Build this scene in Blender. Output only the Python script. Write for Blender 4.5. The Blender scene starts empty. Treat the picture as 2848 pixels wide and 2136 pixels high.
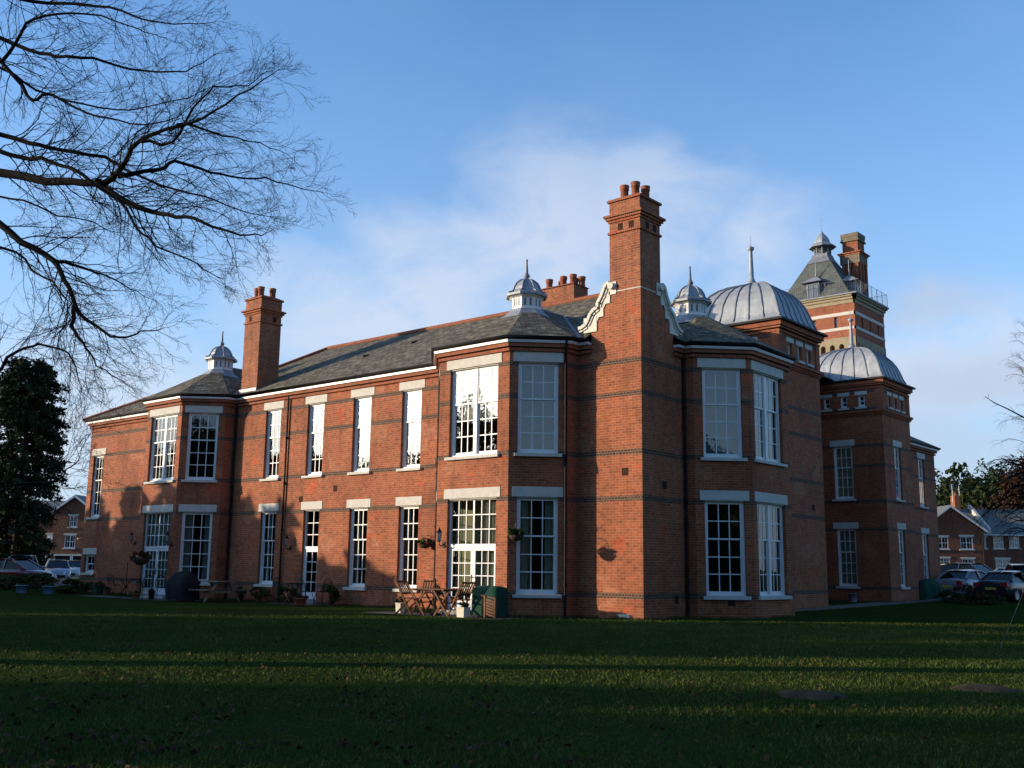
import bpy, math, random
import numpy as np
from mathutils import Vector, Matrix

random.seed(7)
rng = np.random.default_rng(7)
sc = bpy.context.scene
COL = sc.collection
R = math.radians

# ------------------------------------------------------------------ camera
F_PX, PW, PH = 2862.047, 2848, 2136
YAW, PITCH, ROLL = R(40.4723), R(10.1154), R(0.7186)
CAM = Vector((15.9185, -24.3351, 1.3549))
FW = Vector((-math.sin(YAW) * math.cos(PITCH), math.cos(YAW) * math.cos(PITCH), math.sin(PITCH)))
_rt = Vector((math.cos(YAW), math.sin(YAW), 0))
_up = _rt.cross(FW)
RT = math.cos(ROLL) * _rt + math.sin(ROLL) * _up
UP = -math.sin(ROLL) * _rt + math.cos(ROLL) * _up
cd = bpy.data.cameras.new('camera')
cd.sensor_width = 36
cd.lens = 36 * F_PX / PW
cd.clip_start, cd.clip_end = 0.1, 3000
cam = bpy.data.objects.new('camera', cd)
cam.matrix_world = Matrix(((RT.x, UP.x, -FW.x, CAM.x), (RT.y, UP.y, -FW.y, CAM.y), (RT.z, UP.z, -FW.z, CAM.z), (0, 0, 0, 1)))
COL.objects.link(cam)
sc.camera = cam
HF = Vector((-math.sin(YAW), math.cos(YAW), 0))      # level forward
HR = Vector((math.cos(YAW), math.sin(YAW), 0))       # level right


def ray(px, py):
    return FW + RT * ((px - PW / 2) / F_PX) - UP * ((py - PH / 2) / F_PX)


def gp(px, py, z=0.0):            # the spot on level ground seen at that place of the photograph
    d = ray(px, py)
    return CAM + d * ((z - CAM.z) / d.z)


def dp(px, py, depth):            # a point at a distance along the level view direction
    d = ray(px, py)
    return CAM + d * (depth / d.dot(HF))


# ------------------------------------------------------------------ sky, sun, exposure
SUN_EL, SUN_AZ = R(11.3), math.atan2(-0.731, -0.682)     # azimuth from +Y towards +X
TO_SUN = Vector((math.sin(SUN_AZ) * math.cos(SUN_EL), math.cos(SUN_AZ) * math.cos(SUN_EL), math.sin(SUN_EL)))
w = bpy.data.worlds.new('World')
sc.world = w
w.use_nodes = True
nt = w.node_tree
nt.nodes.clear()


def nd(tree, typ, **kw):
    n = tree.nodes.new(typ)
    for k, v in kw.items():
        if k == 'inp':
            for a, b in v.items():
                n.inputs[a].default_value = b
        else:
            setattr(n, k, v)
    return n


sky = nd(nt, 'ShaderNodeTexSky', sky_type='NISHITA', sun_disc=False, sun_elevation=SUN_EL, sun_rotation=SUN_AZ % (2 * math.pi),
         altitude=60, air_density=1.0, dust_density=0.6, ozone_density=2.0)
out = nd(nt, 'ShaderNodeOutputWorld')
bg = nd(nt, 'ShaderNodeBackground', inp={'Strength': 0.055})
tc = nd(nt, 'ShaderNodeTexCoord')
L = nt.links.new


def wmath(op, a, b=None, clamp=False):
    n = nd(nt, 'ShaderNodeMath', operation=op, use_clamp=clamp)
    for i, s in enumerate((a, b)):
        if s is None:
            continue
        if isinstance(s, (int, float)):
            n.inputs[i].default_value = s
        else:
            L(s, n.inputs[i])
    return n.outputs[0]


def cloud_blob(px, py, half, stretch=1.0):
    d = ray(px, py).normalized()
    right = Vector((d.y, -d.x, 0)).normalized()
    upv = right.cross(d)
    a = nd(nt, 'ShaderNodeVectorMath', operation='DOT_PRODUCT'); L(tc.outputs['Generated'], a.inputs[0]); a.inputs[1].default_value = right / (half * stretch)
    b = nd(nt, 'ShaderNodeVectorMath', operation='DOT_PRODUCT'); L(tc.outputs['Generated'], b.inputs[0]); b.inputs[1].default_value = upv / half
    c = nd(nt, 'ShaderNodeVectorMath', operation='DOT_PRODUCT'); L(tc.outputs['Generated'], c.inputs[0]); c.inputs[1].default_value = d
    r2 = wmath('ADD', wmath('MULTIPLY', a.outputs['Value'], a.outputs['Value']), wmath('MULTIPLY', b.outputs['Value'], b.outputs['Value']))
    g = wmath('SUBTRACT', 1.0, r2, True)
    return wmath('MULTIPLY', g, wmath('GREATER_THAN', c.outputs['Value'], 0.0))


nz = nd(nt, 'ShaderNodeTexNoise', inp={'Scale': 7.5, 'Detail': 7.0, 'Roughness': 0.56, 'Distortion': 0.35})
mp = nd(nt, 'ShaderNodeMapping', inp={'Scale': (1, 1, 1.7)})
L(tc.outputs['Generated'], mp.inputs['Vector']); L(mp.outputs[0], nz.inputs['Vector'])
nz2 = nd(nt, 'ShaderNodeTexNoise', inp={'Scale': 3.2, 'Detail': 4.0, 'Roughness': 0.5})
L(mp.outputs[0], nz2.inputs['Vector'])


def mix_rgb(fac, a, b):
    n = nd(nt, 'ShaderNodeMix', data_type='RGBA')
    for sock, s in ((0, fac), (6, a), (7, b)):
        if isinstance(s, (float, int, tuple)):
            n.inputs[sock].default_value = s
        else:
            L(s, n.inputs[sock])
    return n.outputs[2]


def cover(blobs, bias, gain):
    s = None
    for args in blobs:
        o = cloud_blob(*args)
        s = o if s is None else wmath('MAXIMUM', s, o)
    n = wmath('ADD', wmath('MULTIPLY', nz.outputs['Fac'], 1.0), wmath('MULTIPLY', s, 0.38))
    return wmath('MULTIPLY', wmath('MULTIPLY', wmath('SUBTRACT', n, bias, True), gain, True), s)


white = cover([(1190, 830, .13, 1.2), (1500, 690, .15, 1.2), (1800, 640, .12, 1.2), (2080, 740, .10, 1.3), (1050, 900, .12, 1.8),
               (2640, 1030, .09, 2.0), (300, 1180, .14, 2.4)], 0.60, 3.4)
grey = cover([(2480, 845, .042, 3.0), (2700, 1075, .055, 2.4), (2640, 1240, .08, 2.6)], 0.60, 3.2)
tint = nd(nt, 'ShaderNodeMix', data_type='RGBA', blend_type='MULTIPLY', inp={0: 1.0, 7: (2.0, 2.95, 3.85, 1)})
L(sky.outputs[0], tint.inputs[6])
sepd = nd(nt, 'ShaderNodeSeparateXYZ'); L(tc.outputs['Generated'], sepd.inputs[0])
low = wmath('SUBTRACT', 1.0, wmath('MULTIPLY', sepd.outputs[2], 1.75), True)
veil = wmath('ADD', wmath('MULTIPLY', wmath('POWER', low, 1.6), 0.92), wmath('MULTIPLY', wmath('SUBTRACT', nz2.outputs['Fac'], 0.5, True), 0.35), True)
c1 = mix_rgb(veil, tint.outputs[2], (6.3, 8.0, 10.6, 1))
c2 = mix_rgb(wmath('MULTIPLY', white, 0.64), c1, (9.3, 9.9, 11.2, 1))
c3 = mix_rgb(wmath('MULTIPLY', grey, 0.8), c2, (6.3, 7.4, 9.5, 1))
# bright hazy air round the low sun
sd = nd(nt, 'ShaderNodeVectorMath', operation='DOT_PRODUCT')
L(tc.outputs['Generated'], sd.inputs[0]); sd.inputs[1].default_value = TO_SUN
halo = wmath('MULTIPLY', wmath('POWER', wmath('MAXIMUM', sd.outputs['Value'], 0.0), 90.0), 150.0)
hc = nd(nt, 'ShaderNodeMix', data_type='RGBA', blend_type='ADD', inp={0: 1.0})
L(c3, hc.inputs[6])
hv = nd(nt, 'ShaderNodeVectorMath', operation='SCALE'); hv.inputs[0].default_value = (1.0, 0.93, 0.82)
L(halo, hv.inputs['Scale']); L(hv.outputs[0], hc.inputs[7])
c3 = hc.outputs[2]
L(c3, bg.inputs['Color'])
L(bg.outputs[0], out.inputs['Surface'])

sl = bpy.data.lights.new('sun', 'SUN')
sl.energy, sl.angle, sl.color = 4.5, R(0.53), (1.0, 0.80, 0.58)
sun = bpy.data.objects.new('sun', sl)
sun.rotation_euler = TO_SUN.to_track_quat('Z', 'Y').to_euler()
COL.objects.link(sun)
vs = sc.view_settings
vs.view_transform, vs.look, vs.gamma, vs.use_curve_mapping, vs.exposure = 'Standard', 'None', 1.0, False, 0.58
sc.cycles.max_bounces, sc.cycles.diffuse_bounces, sc.cycles.glossy_bounces, sc.cycles.transparent_max_bounces = 6, 3, 3, 12
sc.cycles.caustics_reflective = sc.cycles.caustics_refractive = False


# ------------------------------------------------------------------ materials
def new_mat(name):
    m = bpy.data.materials.new(name)
    m.use_nodes = True
    t = m.node_tree
    return m, t, t.nodes['Principled BSDF']


def setp(b, **kw):
    for k, v in kw.items():
        b.inputs[k.replace('_', ' ')].default_value = v


def ramp(t, fac, stops):
    r = t.nodes.new('ShaderNodeValToRGB')
    e = r.color_ramp.elements
    while len(e) < len(stops):
        e.new(0.5)
    for i, (p, c) in enumerate(stops):
        e[i].position = p
        e[i].color = (*c, 1) if len(c) == 3 else c
    t.links.new(fac, r.inputs[0])
    return r.outputs[0]


def tmix(t, fac, a, b, mode='MIX'):
    n = t.nodes.new('ShaderNodeMix'); n.data_type = 'RGBA'; n.blend_type = mode
    for sock, s in ((0, fac), (6, a), (7, b)):
        if isinstance(s, (float, int)):
            n.inputs[sock].default_value = s
        elif isinstance(s, tuple):
            n.inputs[sock].default_value = (*s, 1) if len(s) == 3 else s
        else:
            t.links.new(s, n.inputs[sock])
    return n.outputs[2]


def tmath(t, op, a, b=None, c=None, clamp=False):
    n = t.nodes.new('ShaderNodeMath'); n.operation = op; n.use_clamp = clamp
    for i, s in enumerate((a, b, c)):
        if s is None:
            continue
        if isinstance(s, (int, float)):
            n.inputs[i].default_value = s
        else:
            t.links.new(s, n.inputs[i])
    return n.outputs[0]


def noise(t, vec, scale, detail=4.0, rough=0.55, dist=0.0):
    n = t.nodes.new('ShaderNodeTexNoise')
    n.inputs['Scale'].default_value = scale; n.inputs['Detail'].default_value = detail
    n.inputs['Roughness'].default_value = rough; n.inputs['Distortion'].default_value = dist
    if vec is not None:
        t.links.new(vec, n.inputs['Vector'])
    return n.outputs['Fac']


def tcoord(t, which='Object'):
    return t.nodes.new('ShaderNodeTexCoord').outputs[which]


def bump(t, b, h, strength, dist=0.01):
    n = t.nodes.new('ShaderNodeBump')
    n.inputs['Strength'].default_value = strength; n.inputs['Distance'].default_value = dist
    t.links.new(h, n.inputs['Height']); t.links.new(n.outputs[0], b.inputs['Normal'])


def brick_mat(name, bands, base1, base2, pale=(0.35, 0.16, 0.09), row=0.075, bw=0.225, mortar=(0.27, 0.175, 0.11)):
    m, t, b = new_mat(name)
    uv = tcoord(t, 'UV')
    br = t.nodes.new('ShaderNodeTexBrick')
    br.offset = 0.5; br.squash = 1.0
    for k, v in {'Scale': 1.0, 'Mortar Size': 0.0065, 'Mortar Smooth': 0.15, 'Bias': 0.0, 'Brick Width': bw, 'Row Height': row}.items():
        br.inputs[k].default_value = v
    br.inputs['Color1'].default_value = (*base1, 1); br.inputs['Color2'].default_value = (*base2, 1); br.inputs['Mortar'].default_value = (*mortar, 1)
    t.links.new(uv, br.inputs['Vector'])
    # a second, slower variation: re-laid and weathered patches with stepped brick edges
    sn = t.nodes.new('ShaderNodeVectorMath'); sn.operation = 'SNAP'; sn.inputs[1].default_value = (bw / 2, row, 1.0)
    t.links.new(uv, sn.inputs[0])
    patch = noise(t, sn.outputs[0], 0.75, 3.0, 0.6)
    one = noise(t, sn.outputs[0], 31.0, 1.0, 0.5)
    sn2 = t.nodes.new('ShaderNodeVectorMath'); sn2.operation = 'ADD'; sn2.inputs[1].default_value = (37.3, 11.7, 0)
    t.links.new(sn.outputs[0], sn2.inputs[0])
    fresh = noise(t, sn2.outputs[0], 0.9, 3.0, 0.7)
    wear = noise(t, uv, 0.33, 5.0, 0.6, 0.4)
    col = tmix(t, tmath(t, 'MULTIPLY', tmath(t, 'GREATER_THAN', patch, 0.60), 0.45), br.outputs['Color'], pale)
    col = tmix(t, tmath(t, 'MULTIPLY', tmath(t, 'GREATER_THAN', fresh, 0.63), 0.6), col, (base1[0] * 1.35, base1[1] * .95, base1[2] * .9))
    col = tmix(t, 1.0, col, ramp(t, one, [(0.30, (0.74, 0.72, 0.72)), (0.48, (0.98, 0.98, 0.98)), (0.70, (1.22, 1.16, 1.10))]), 'MULTIPLY')
    col = tmix(t, 1.0, col, ramp(t, wear, [(0.3, (0.70, 0.67, 0.65)), (0.52, (1, 1, 1)), (0.75, (1.14, 1.10, 1.05))]), 'MULTIPLY')
    mps = t.nodes.new('ShaderNodeMapping'); mps.inputs['Scale'].default_value = (1.6, 0.16, 1); t.links.new(uv, mps.inputs['Vector'])
    run = noise(t, mps.outputs[0], 1.3, 5.0, 0.65)
    col = tmix(t, 1.0, col, ramp(t, run, [(0.30, (0.72, 0.70, 0.69)), (0.47, (1, 1, 1)), (0.72, (1.06, 1.04, 1.02))]), 'MULTIPLY')
    sep = t.nodes.new('ShaderNodeSeparateXYZ'); t.links.new(uv, sep.inputs[0])
    mask = None
    for zc in bands:                    # two courses of blue-black bricks
        d = tmath(t, 'ABSOLUTE', tmath(t, 'SUBTRACT', sep.outputs[1], zc))
        k = tmath(t, 'LESS_THAN', d, 0.075)
        mask = k if mask is None else tmath(t, 'MAXIMUM', mask, k)
    if mask is not None:
        hd = t.nodes.new('ShaderNodeTexBrick'); hd.offset = 0.5
        for k, v in {'Scale': 1.0, 'Mortar Size': 0.007, 'Mortar Smooth': 0.1, 'Brick Width': 0.1125, 'Row Height': row, 'Bias': -0.1}.items():
            hd.inputs[k].default_value = v
        hd.inputs['Color1'].default_value = (0.020, 0.018, 0.018, 1); hd.inputs['Color2'].default_value = (0.075, 0.045, 0.030, 1); hd.inputs['Mortar'].default_value = (0.19, 0.135, 0.09, 1)
        t.links.new(uv, hd.inputs['Vector'])
        col = tmix(t, tmath(t, 'MULTIPLY', mask, 0.90), col, hd.outputs['Color'])
    t.links.new(col, b.inputs['Base Color'])
    setp(b, Roughness=0.88)
    b.inputs['Specular IOR Level'].default_value = 0.25
    bump(t, b, tmath(t, 'ADD', tmath(t, 'SUBTRACT', 1.0, br.outputs['Fac']), tmath(t, 'MULTIPLY', one, 0.5)), 0.55, 0.008)
    return m


def plain_mat(name, col, rough=0.6, var=0.18, scale=6.0, metal=0.0, spec=0.4, bmp=0.0, bscale=30.0):
    m, t, b = new_mat(name)
    oc = tcoord(t)
    n = noise(t, oc, scale, 5.0, 0.6)
    lo = tuple(c * (1 - var) for c in col); hi = tuple(min(1, c * (1 + var)) for c in col)
    t.links.new(ramp(t, n, [(0.3, lo), (0.7, hi)]), b.inputs['Base Color'])
    setp(b, Roughness=rough, Metallic=metal)
    b.inputs['Specular IOR Level'].default_value = spec
    if bmp:
        bump(t, b, noise(t, oc, bscale, 3.0), bmp, 0.02)
    return m


ZB = [0.62, 3.33, 4.64, 6.33, 7.30]
M = {}
M['brick_high'] = brick_mat('tower_red_brick', ZB + [9.06, 9.90], (0.305, 0.087, 0.036), (0.232, 0.064, 0.029))
M['brick'] = brick_mat('red_brick', ZB, (0.305, 0.087, 0.036), (0.232, 0.064, 0.029))
M['brick_plain'] = brick_mat('red_brick_stack', [], (0.275, 0.088, 0.040), (0.205, 0.062, 0.031), pale=(0.31, 0.13, 0.075))
M['brick_rubbed'] = brick_mat('rubbed_brick', [], (0.28, 0.078, 0.036), (0.23, 0.063, 0.030), pale=(0.29, 0.10, 0.05), bw=0.075, row=0.3)
M['brick_tower'] = brick_mat('tower_brick', [], (0.27, 0.076, 0.040), (0.22, 0.062, 0.035), pale=(0.29, 0.11, 0.06))
M['brick_house'] = brick_mat('house_brick', [], (0.135, 0.044, 0.026), (0.10, 0.034, 0.021), pale=(0.15, 0.065, 0.04))
M['stone'] = plain_mat('lintel_stone', (0.49, 0.465, 0.41), 0.85, 0.10, 5.0, spec=0.2, bmp=0.15)
M['stone_white'] = plain_mat('painted_stone', (0.58, 0.55, 0.46), 0.8, 0.07, 4.0, spec=0.2)
M['stone_buff'] = plain_mat('buff_stone', (0.27, 0.225, 0.145), 0.9, 0.18, 3.0, spec=0.2)
M['stone_grey'] = plain_mat('weathered_stone', (0.15, 0.125, 0.09), 0.9, 0.2, 3.0, spec=0.2)
M['white'] = plain_mat('white_paint', (0.66, 0.66, 0.65), 0.4, 0.04, 3.0)
M['iron'] = plain_mat('black_iron', (0.010, 0.010, 0.011), 0.6, 0.3, 9.0, spec=0.15)
M['lead_plain'] = plain_mat('lead_sheet', (0.27, 0.29, 0.315), 0.55, 0.18, 2.2, metal=0.35, bmp=0.12, bscale=6.0)


def lead_mat():
    m, t, b = new_mat('lead_sheet')
    oc = tcoord(t)
    mp_ = t.nodes.new('ShaderNodeMapping'); mp_.inputs['Scale'].default_value = (2.6, 2.6, 0.5); t.links.new(oc, mp_.inputs['Vector'])
    run = noise(t, mp_.outputs[0], 1.6, 6.0, 0.65)
    blot = noise(t, oc, 2.2, 5.0, 0.6)
    col = ramp(t, blot, [(0.3, (0.20, 0.22, 0.245)), (0.7, (0.30, 0.32, 0.335))])
    col = tmix(t, tmath(t, 'MULTIPLY', tmath(t, 'SUBTRACT', run, 0.52, clamp=True), 2.4, clamp=True), col, (0.46, 0.47, 0.46))
    col = tmix(t, tmath(t, 'MULTIPLY', tmath(t, 'SUBTRACT', 0.42, run, clamp=True), 2.2, clamp=True), col, (0.13, 0.14, 0.15))
    t.links.new(col, b.inputs['Base Color'])
    setp(b, Roughness=0.6, Metallic=0.3)
    bump(t, b, noise(t, oc, 5.0, 3.0), 0.25, 0.03)
    return m


M['lead'] = lead_mat()
M['lead_dark'] = plain_mat('lead_weathered', (0.16, 0.175, 0.20), 0.6, 0.25, 3.0, metal=0.3)
M['terracotta'] = plain_mat('terracotta', (0.23, 0.078, 0.040), 0.8, 0.25, 8.0, spec=0.2)
M['ridge'] = plain_mat('ridge_tile', (0.215, 0.075, 0.038), 0.8, 0.22, 5.0, spec=0.2)
M['grille'] = plain_mat('brown_grille', (0.040, 0.020, 0.013), 0.9, 0.3, 40.0, spec=0.1)
M['earth'] = plain_mat('bare_earth', (0.055, 0.040, 0.024), 0.95, 0.35, 9.0, spec=0.05, bmp=0.8, bscale=14.0)
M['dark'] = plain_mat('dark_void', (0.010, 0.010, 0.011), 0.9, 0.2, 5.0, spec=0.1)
M['curtain'] = plain_mat('cream_curtain', (0.46, 0.43, 0.33), 0.9, 0.10, 8.0, spec=0.05)
M['curtain_green'] = plain_mat('sage_curtain', (0.30, 0.33, 0.29), 0.9, 0.12, 8.0, spec=0.05)
M['blind_sky_tint'] = plain_mat('sky_tinted_blind', (0.17, 0.215, 0.245), 0.9, 0.10, 3.0, spec=0.05)  # blue puts the sky's reflection in the upper panes into the blind's colour
M['net'] = plain_mat('net_curtain', (0.66, 0.66, 0.66), 0.9, 0.06, 14.0, spec=0.05)
M['room'] = plain_mat('cream_room_wall', (0.42, 0.40, 0.27), 0.9, 0.06, 1.0, spec=0.05)
M['floor'] = plain_mat('dim_interior', (0.12, 0.10, 0.08), 0.9, 0.2, 1.0, spec=0.1)
M['teak'] = plain_mat('oiled_teak', (0.115, 0.046, 0.019), 0.65, 0.35, 14.0, spec=0.2)
M['wood_grey'] = plain_mat('grey_timber', (0.17, 0.125, 0.085), 0.8, 0.25, 10.0)
M['cover_green'] = plain_mat('green_cover', (0.010, 0.050, 0.033), 0.75, 0.2, 4.0, spec=0.1, bmp=0.5, bscale=7.0)
M['cover_teal'] = plain_mat('teal_cover', (0.016, 0.075, 0.052), 0.75, 0.25, 5.0, spec=0.1, bmp=0.5, bscale=7.0)
M['cover_dark'] = plain_mat('charcoal_cover', (0.012, 0.012, 0.016), 0.75, 0.25, 4.0, spec=0.1, bmp=0.6, bscale=5.0)
M['cream'] = plain_mat('cream_pot', (0.60, 0.55, 0.42), 0.7, 0.1, 6.0)
M['blue_pot'] = plain_mat('blue_pot', (0.13, 0.24, 0.34), 0.5, 0.12, 6.0)
M['grey_pot'] = plain_mat('grey_pot', (0.22, 0.24, 0.25), 0.6, 0.12, 6.0)
M['lampglass'] = plain_mat('lamp_glass', (0.35, 0.36, 0.34), 0.15, 0.1, 6.0)
M['tyre'] = plain_mat('tyre', (0.012, 0.012, 0.012), 0.8, 0.2, 9.0)
M['rim'] = plain_mat('wheel_rim', (0.40, 0.41, 0.43), 0.35, 0.1, 9.0, metal=0.7)
M['chrome'] = plain_mat('headlight', (0.62, 0.64, 0.66), 0.1, 0.05, 9.0, metal=0.3)
M['redlamp'] = plain_mat('red_lens', (0.45, 0.02, 0.02), 0.2, 0.1, 9.0)
M['plate'] = plain_mat('yellow_plate', (0.62, 0.45, 0.05), 0.5, 0.05, 9.0)
M['rope'] = plain_mat('pale_rope', (0.15, 0.145, 0.13), 0.8, 0.1, 40.0)
M['asphalt'] = plain_mat('asphalt', (0.045, 0.045, 0.047), 0.9, 0.2, 1.4, spec=0.2)
M['paving'] = plain_mat('paving', (0.11, 0.10, 0.085), 0.9, 0.2, 2.2, spec=0.2)
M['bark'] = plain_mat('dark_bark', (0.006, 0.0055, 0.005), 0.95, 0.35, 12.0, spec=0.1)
M['bark_brown'] = plain_mat('brown_twigs', (0.10, 0.060, 0.042), 0.95, 0.3, 8.0, spec=0.1)
M['trunk'] = plain_mat('conifer_trunk', (0.05, 0.035, 0.025), 0.95, 0.3, 8.0, spec=0.1)


def paint_mat(name, col, rough=0.25):
    m, t, b = new_mat(name)
    setp(b, Roughness=rough)
    n = noise(t, tcoord(t), 2.0, 3.0)
    t.links.new(ramp(t, n, [(0.3, tuple(c * 0.9 for c in col)), (0.7, tuple(c * 1.05 for c in col))]), b.inputs['Base Color'])
    b.inputs['Coat Weight'].default_value = 0.6
    return m


M['car_silver'] = paint_mat('silver_paint', (0.24, 0.255, 0.285))
M['car_red'] = paint_mat('dark_red_paint', (0.10, 0.012, 0.012))
M['car_dark'] = paint_mat('black_blue_paint', (0.012, 0.014, 0.022))
M['car_maroon'] = paint_mat('maroon_paint', (0.045, 0.015, 0.012))
M['car_pale'] = paint_mat('pale_paint', (0.50, 0.52, 0.50))


def leaf_mat(name, c1, c2, scale=1.2, lo=0.65, hi=1.35):
    m, t, b = new_mat(name)
    g = t.nodes.new('ShaderNodeNewGeometry')
    n = noise(t, g.outputs['Position'], scale, 4.0, 0.6)
    col = ramp(t, n, [(0.32, c1), (0.66, c2)])
    col = tmix(t, 1.0, col, ramp(t, g.outputs['Random Per Island'], [(0.0, (lo, lo, lo)), (1.0, (hi, hi * .97, hi * .9))]), 'MULTIPLY')
    t.links.new(col, b.inputs['Base Color'])
    setp(b, Roughness=0.8)
    b.inputs['Specular IOR Level'].default_value = 0.05
    return m


M['conifer'] = leaf_mat('conifer_sprays', (0.014, 0.024, 0.013), (0.030, 0.045, 0.020))
M['wood'] = leaf_mat('wood_leaves', (0.022, 0.032, 0.013), (0.038, 0.050, 0.020), 0.25, 0.85, 1.15)
M['wood_brown'] = leaf_mat('autumn_leaves', (0.036, 0.020, 0.013), (0.065, 0.033, 0.018), 0.4)
M['shrub'] = leaf_mat('shrub_leaves', (0.020, 0.036, 0.014), (0.055, 0.075, 0.022), 2.5)
M['shrub_red'] = leaf_mat('russet_leaves', (0.050, 0.028, 0.016), (0.11, 0.055, 0.025), 4.0)
M['litter'] = leaf_mat('fallen_leaves', (0.030, 0.019, 0.013), (0.085, 0.052, 0.028), 3.0)


def slate_mat():
    m, t, b = new_mat('roof_slate')
    uv = tcoord(t, 'UV')
    br = t.nodes.new('ShaderNodeTexBrick'); br.offset = 0.5
    for k, v in {'Scale': 1.0, 'Mortar Size': 0.012, 'Mortar Smooth': 0.4, 'Brick Width': 0.30, 'Row Height': 0.17, 'Bias': -0.1}.items():
        br.inputs[k].default_value = v
    br.inputs['Color1'].default_value = (0.080, 0.070, 0.050, 1); br.inputs['Color2'].default_value = (0.150, 0.132, 0.094, 1); br.inputs['Mortar'].default_value = (0.020, 0.020, 0.020, 1)
    t.links.new(uv, br.inputs['Vector'])
    mp_ = t.nodes.new('ShaderNodeMapping'); mp_.inputs['Scale'].default_value = (0.55, 3.0, 1); t.links.new(uv, mp_.inputs['Vector'])
    streak = noise(t, mp_.outputs[0], 1.7, 5.0, 0.65)
    sn = t.nodes.new('ShaderNodeVectorMath'); sn.operation = 'SNAP'; sn.inputs[1].default_value = (0.15, 0.17, 1.0); t.links.new(uv, sn.inputs[0])
    one = noise(t, sn.outputs[0], 17.0, 1.0)
    lich = noise(t, uv, 0.6, 5.0, 0.7)
    col = tmix(t, 1.0, br.outputs['Color'], ramp(t, one, [(0.3, (0.62, 0.62, 0.62)), (0.5, (1, 1, 1)), (0.68, (1.75, 1.72, 1.62))]), 'MULTIPLY')
    col = tmix(t, tmath(t, 'MULTIPLY', tmath(t, 'SUBTRACT', streak, 0.54, clamp=True), 3.0, clamp=True), col, (0.33, 0.31, 0.25))
    col = tmix(t, tmath(t, 'MULTIPLY', tmath(t, 'SUBTRACT', lich, 0.5, clamp=True), 1.6, clamp=True), col, (0.085, 0.080, 0.05))
    t.links.new(col, b.inputs['Base Color'])
    setp(b, Roughness=0.85)
    b.inputs['Specular IOR Level'].default_value = 0.12
    bump(t, b, tmath(t, 'ADD', tmath(t, 'SUBTRACT', 1.0, br.outputs['Fac']), one), 0.6, 0.02)
    return m


M['slate'] = slate_mat()


def slate_pale():
    m, t, b = new_mat('pale_slate')
    n = noise(t, tcoord(t), 1.2, 6.0, 0.7)
    t.links.new(ramp(t, n, [(0.3, (0.075, 0.085, 0.085)), (0.7, (0.125, 0.135, 0.12))]), b.inputs['Base Color'])
    setp(b, Roughness=0.7)
    return m


M['slate_pale'] = slate_pale()
M['slate_tower'] = plain_mat('tower_slate', (0.085, 0.095, 0.088), 0.85, 0.3, 1.5, spec=0.1)


def glass_mat(name, ior, tint):
    m, t, b = new_mat(name)
    t.nodes.remove(b)
    o = t.nodes['Material Output']
    fr = t.nodes.new('ShaderNodeFresnel')
    geo = t.nodes.new('ShaderNodeNewGeometry')          # same reflectance from both sides of the thin pane
    t.links.new(tmath(t, 'ADD', ior, tmath(t, 'MULTIPLY', geo.outputs['Backfacing'], 1 / ior - ior)), fr.inputs['IOR'])
    tr = t.nodes.new('ShaderNodeBsdfTransparent'); tr.inputs['Color'].default_value = (*tint, 1)
    gl = t.nodes.new('ShaderNodeBsdfGlossy'); gl.inputs['Roughness'].default_value = 0.02
    bp_ = t.nodes.new('ShaderNodeBump'); bp_.inputs['Strength'].default_value = 0.10; bp_.inputs['Distance'].default_value = 0.02
    t.links.new(noise(t, tcoord(t), 2.6, 2.0), bp_.inputs['Height'])
    t.links.new(bp_.outputs[0], gl.inputs['Normal'])
    mx = t.nodes.new('ShaderNodeMixShader')
    t.links.new(fr.outputs[0], mx.inputs[0]); t.links.new(tr.outputs[0], mx.inputs[1]); t.links.new(gl.outputs[0], mx.inputs[2])
    t.links.new(mx.outputs[0], o.inputs['Surface'])
    return m


M['glass'] = glass_mat('window_glass', 2.1, (0.62, 0.66, 0.62))
M['carglass'] = glass_mat('car_glass', 1.35, (0.05, 0.06, 0.06))


def lawn_mat():
    m, t, b = new_mat('lawn_grass')
    oc = tcoord(t)
    a = noise(t, oc, 0.22, 5.0, 0.6)
    f = noise(t, oc, 26.0, 4.0, 0.7)
    c = noise(t, oc, 1.6, 5.0, 0.65)
    col = ramp(t, a, [(0.30, (0.027, 0.044, 0.012)), (0.70, (0.042, 0.066, 0.018))])
    col = tmix(t, tmath(t, 'MULTIPLY', tmath(t, 'SUBTRACT', c, 0.56, clamp=True), 2.6, clamp=True), col, (0.036, 0.036, 0.014))
    col = tmix(t, 1.0, col, ramp(t, f, [(0.25, (0.55, 0.6, 0.5)), (0.75, (1.4, 1.35, 1.2))]), 'MULTIPLY')
    t.links.new(col, b.inputs['Base Color'])
    setp(b, Roughness=0.95)
    b.inputs['Specular IOR Level'].default_value = 0.0
    bump(t, b, tmath(t, 'ADD', f, tmath(t, 'MULTIPLY', c, 0.6)), 1.0, 0.08)
    return m


M['lawn'] = lawn_mat()
M['blades'] = leaf_mat('grass_blades', (0.034, 0.054, 0.012), (0.074, 0.100, 0.024), 0.8)


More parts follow.
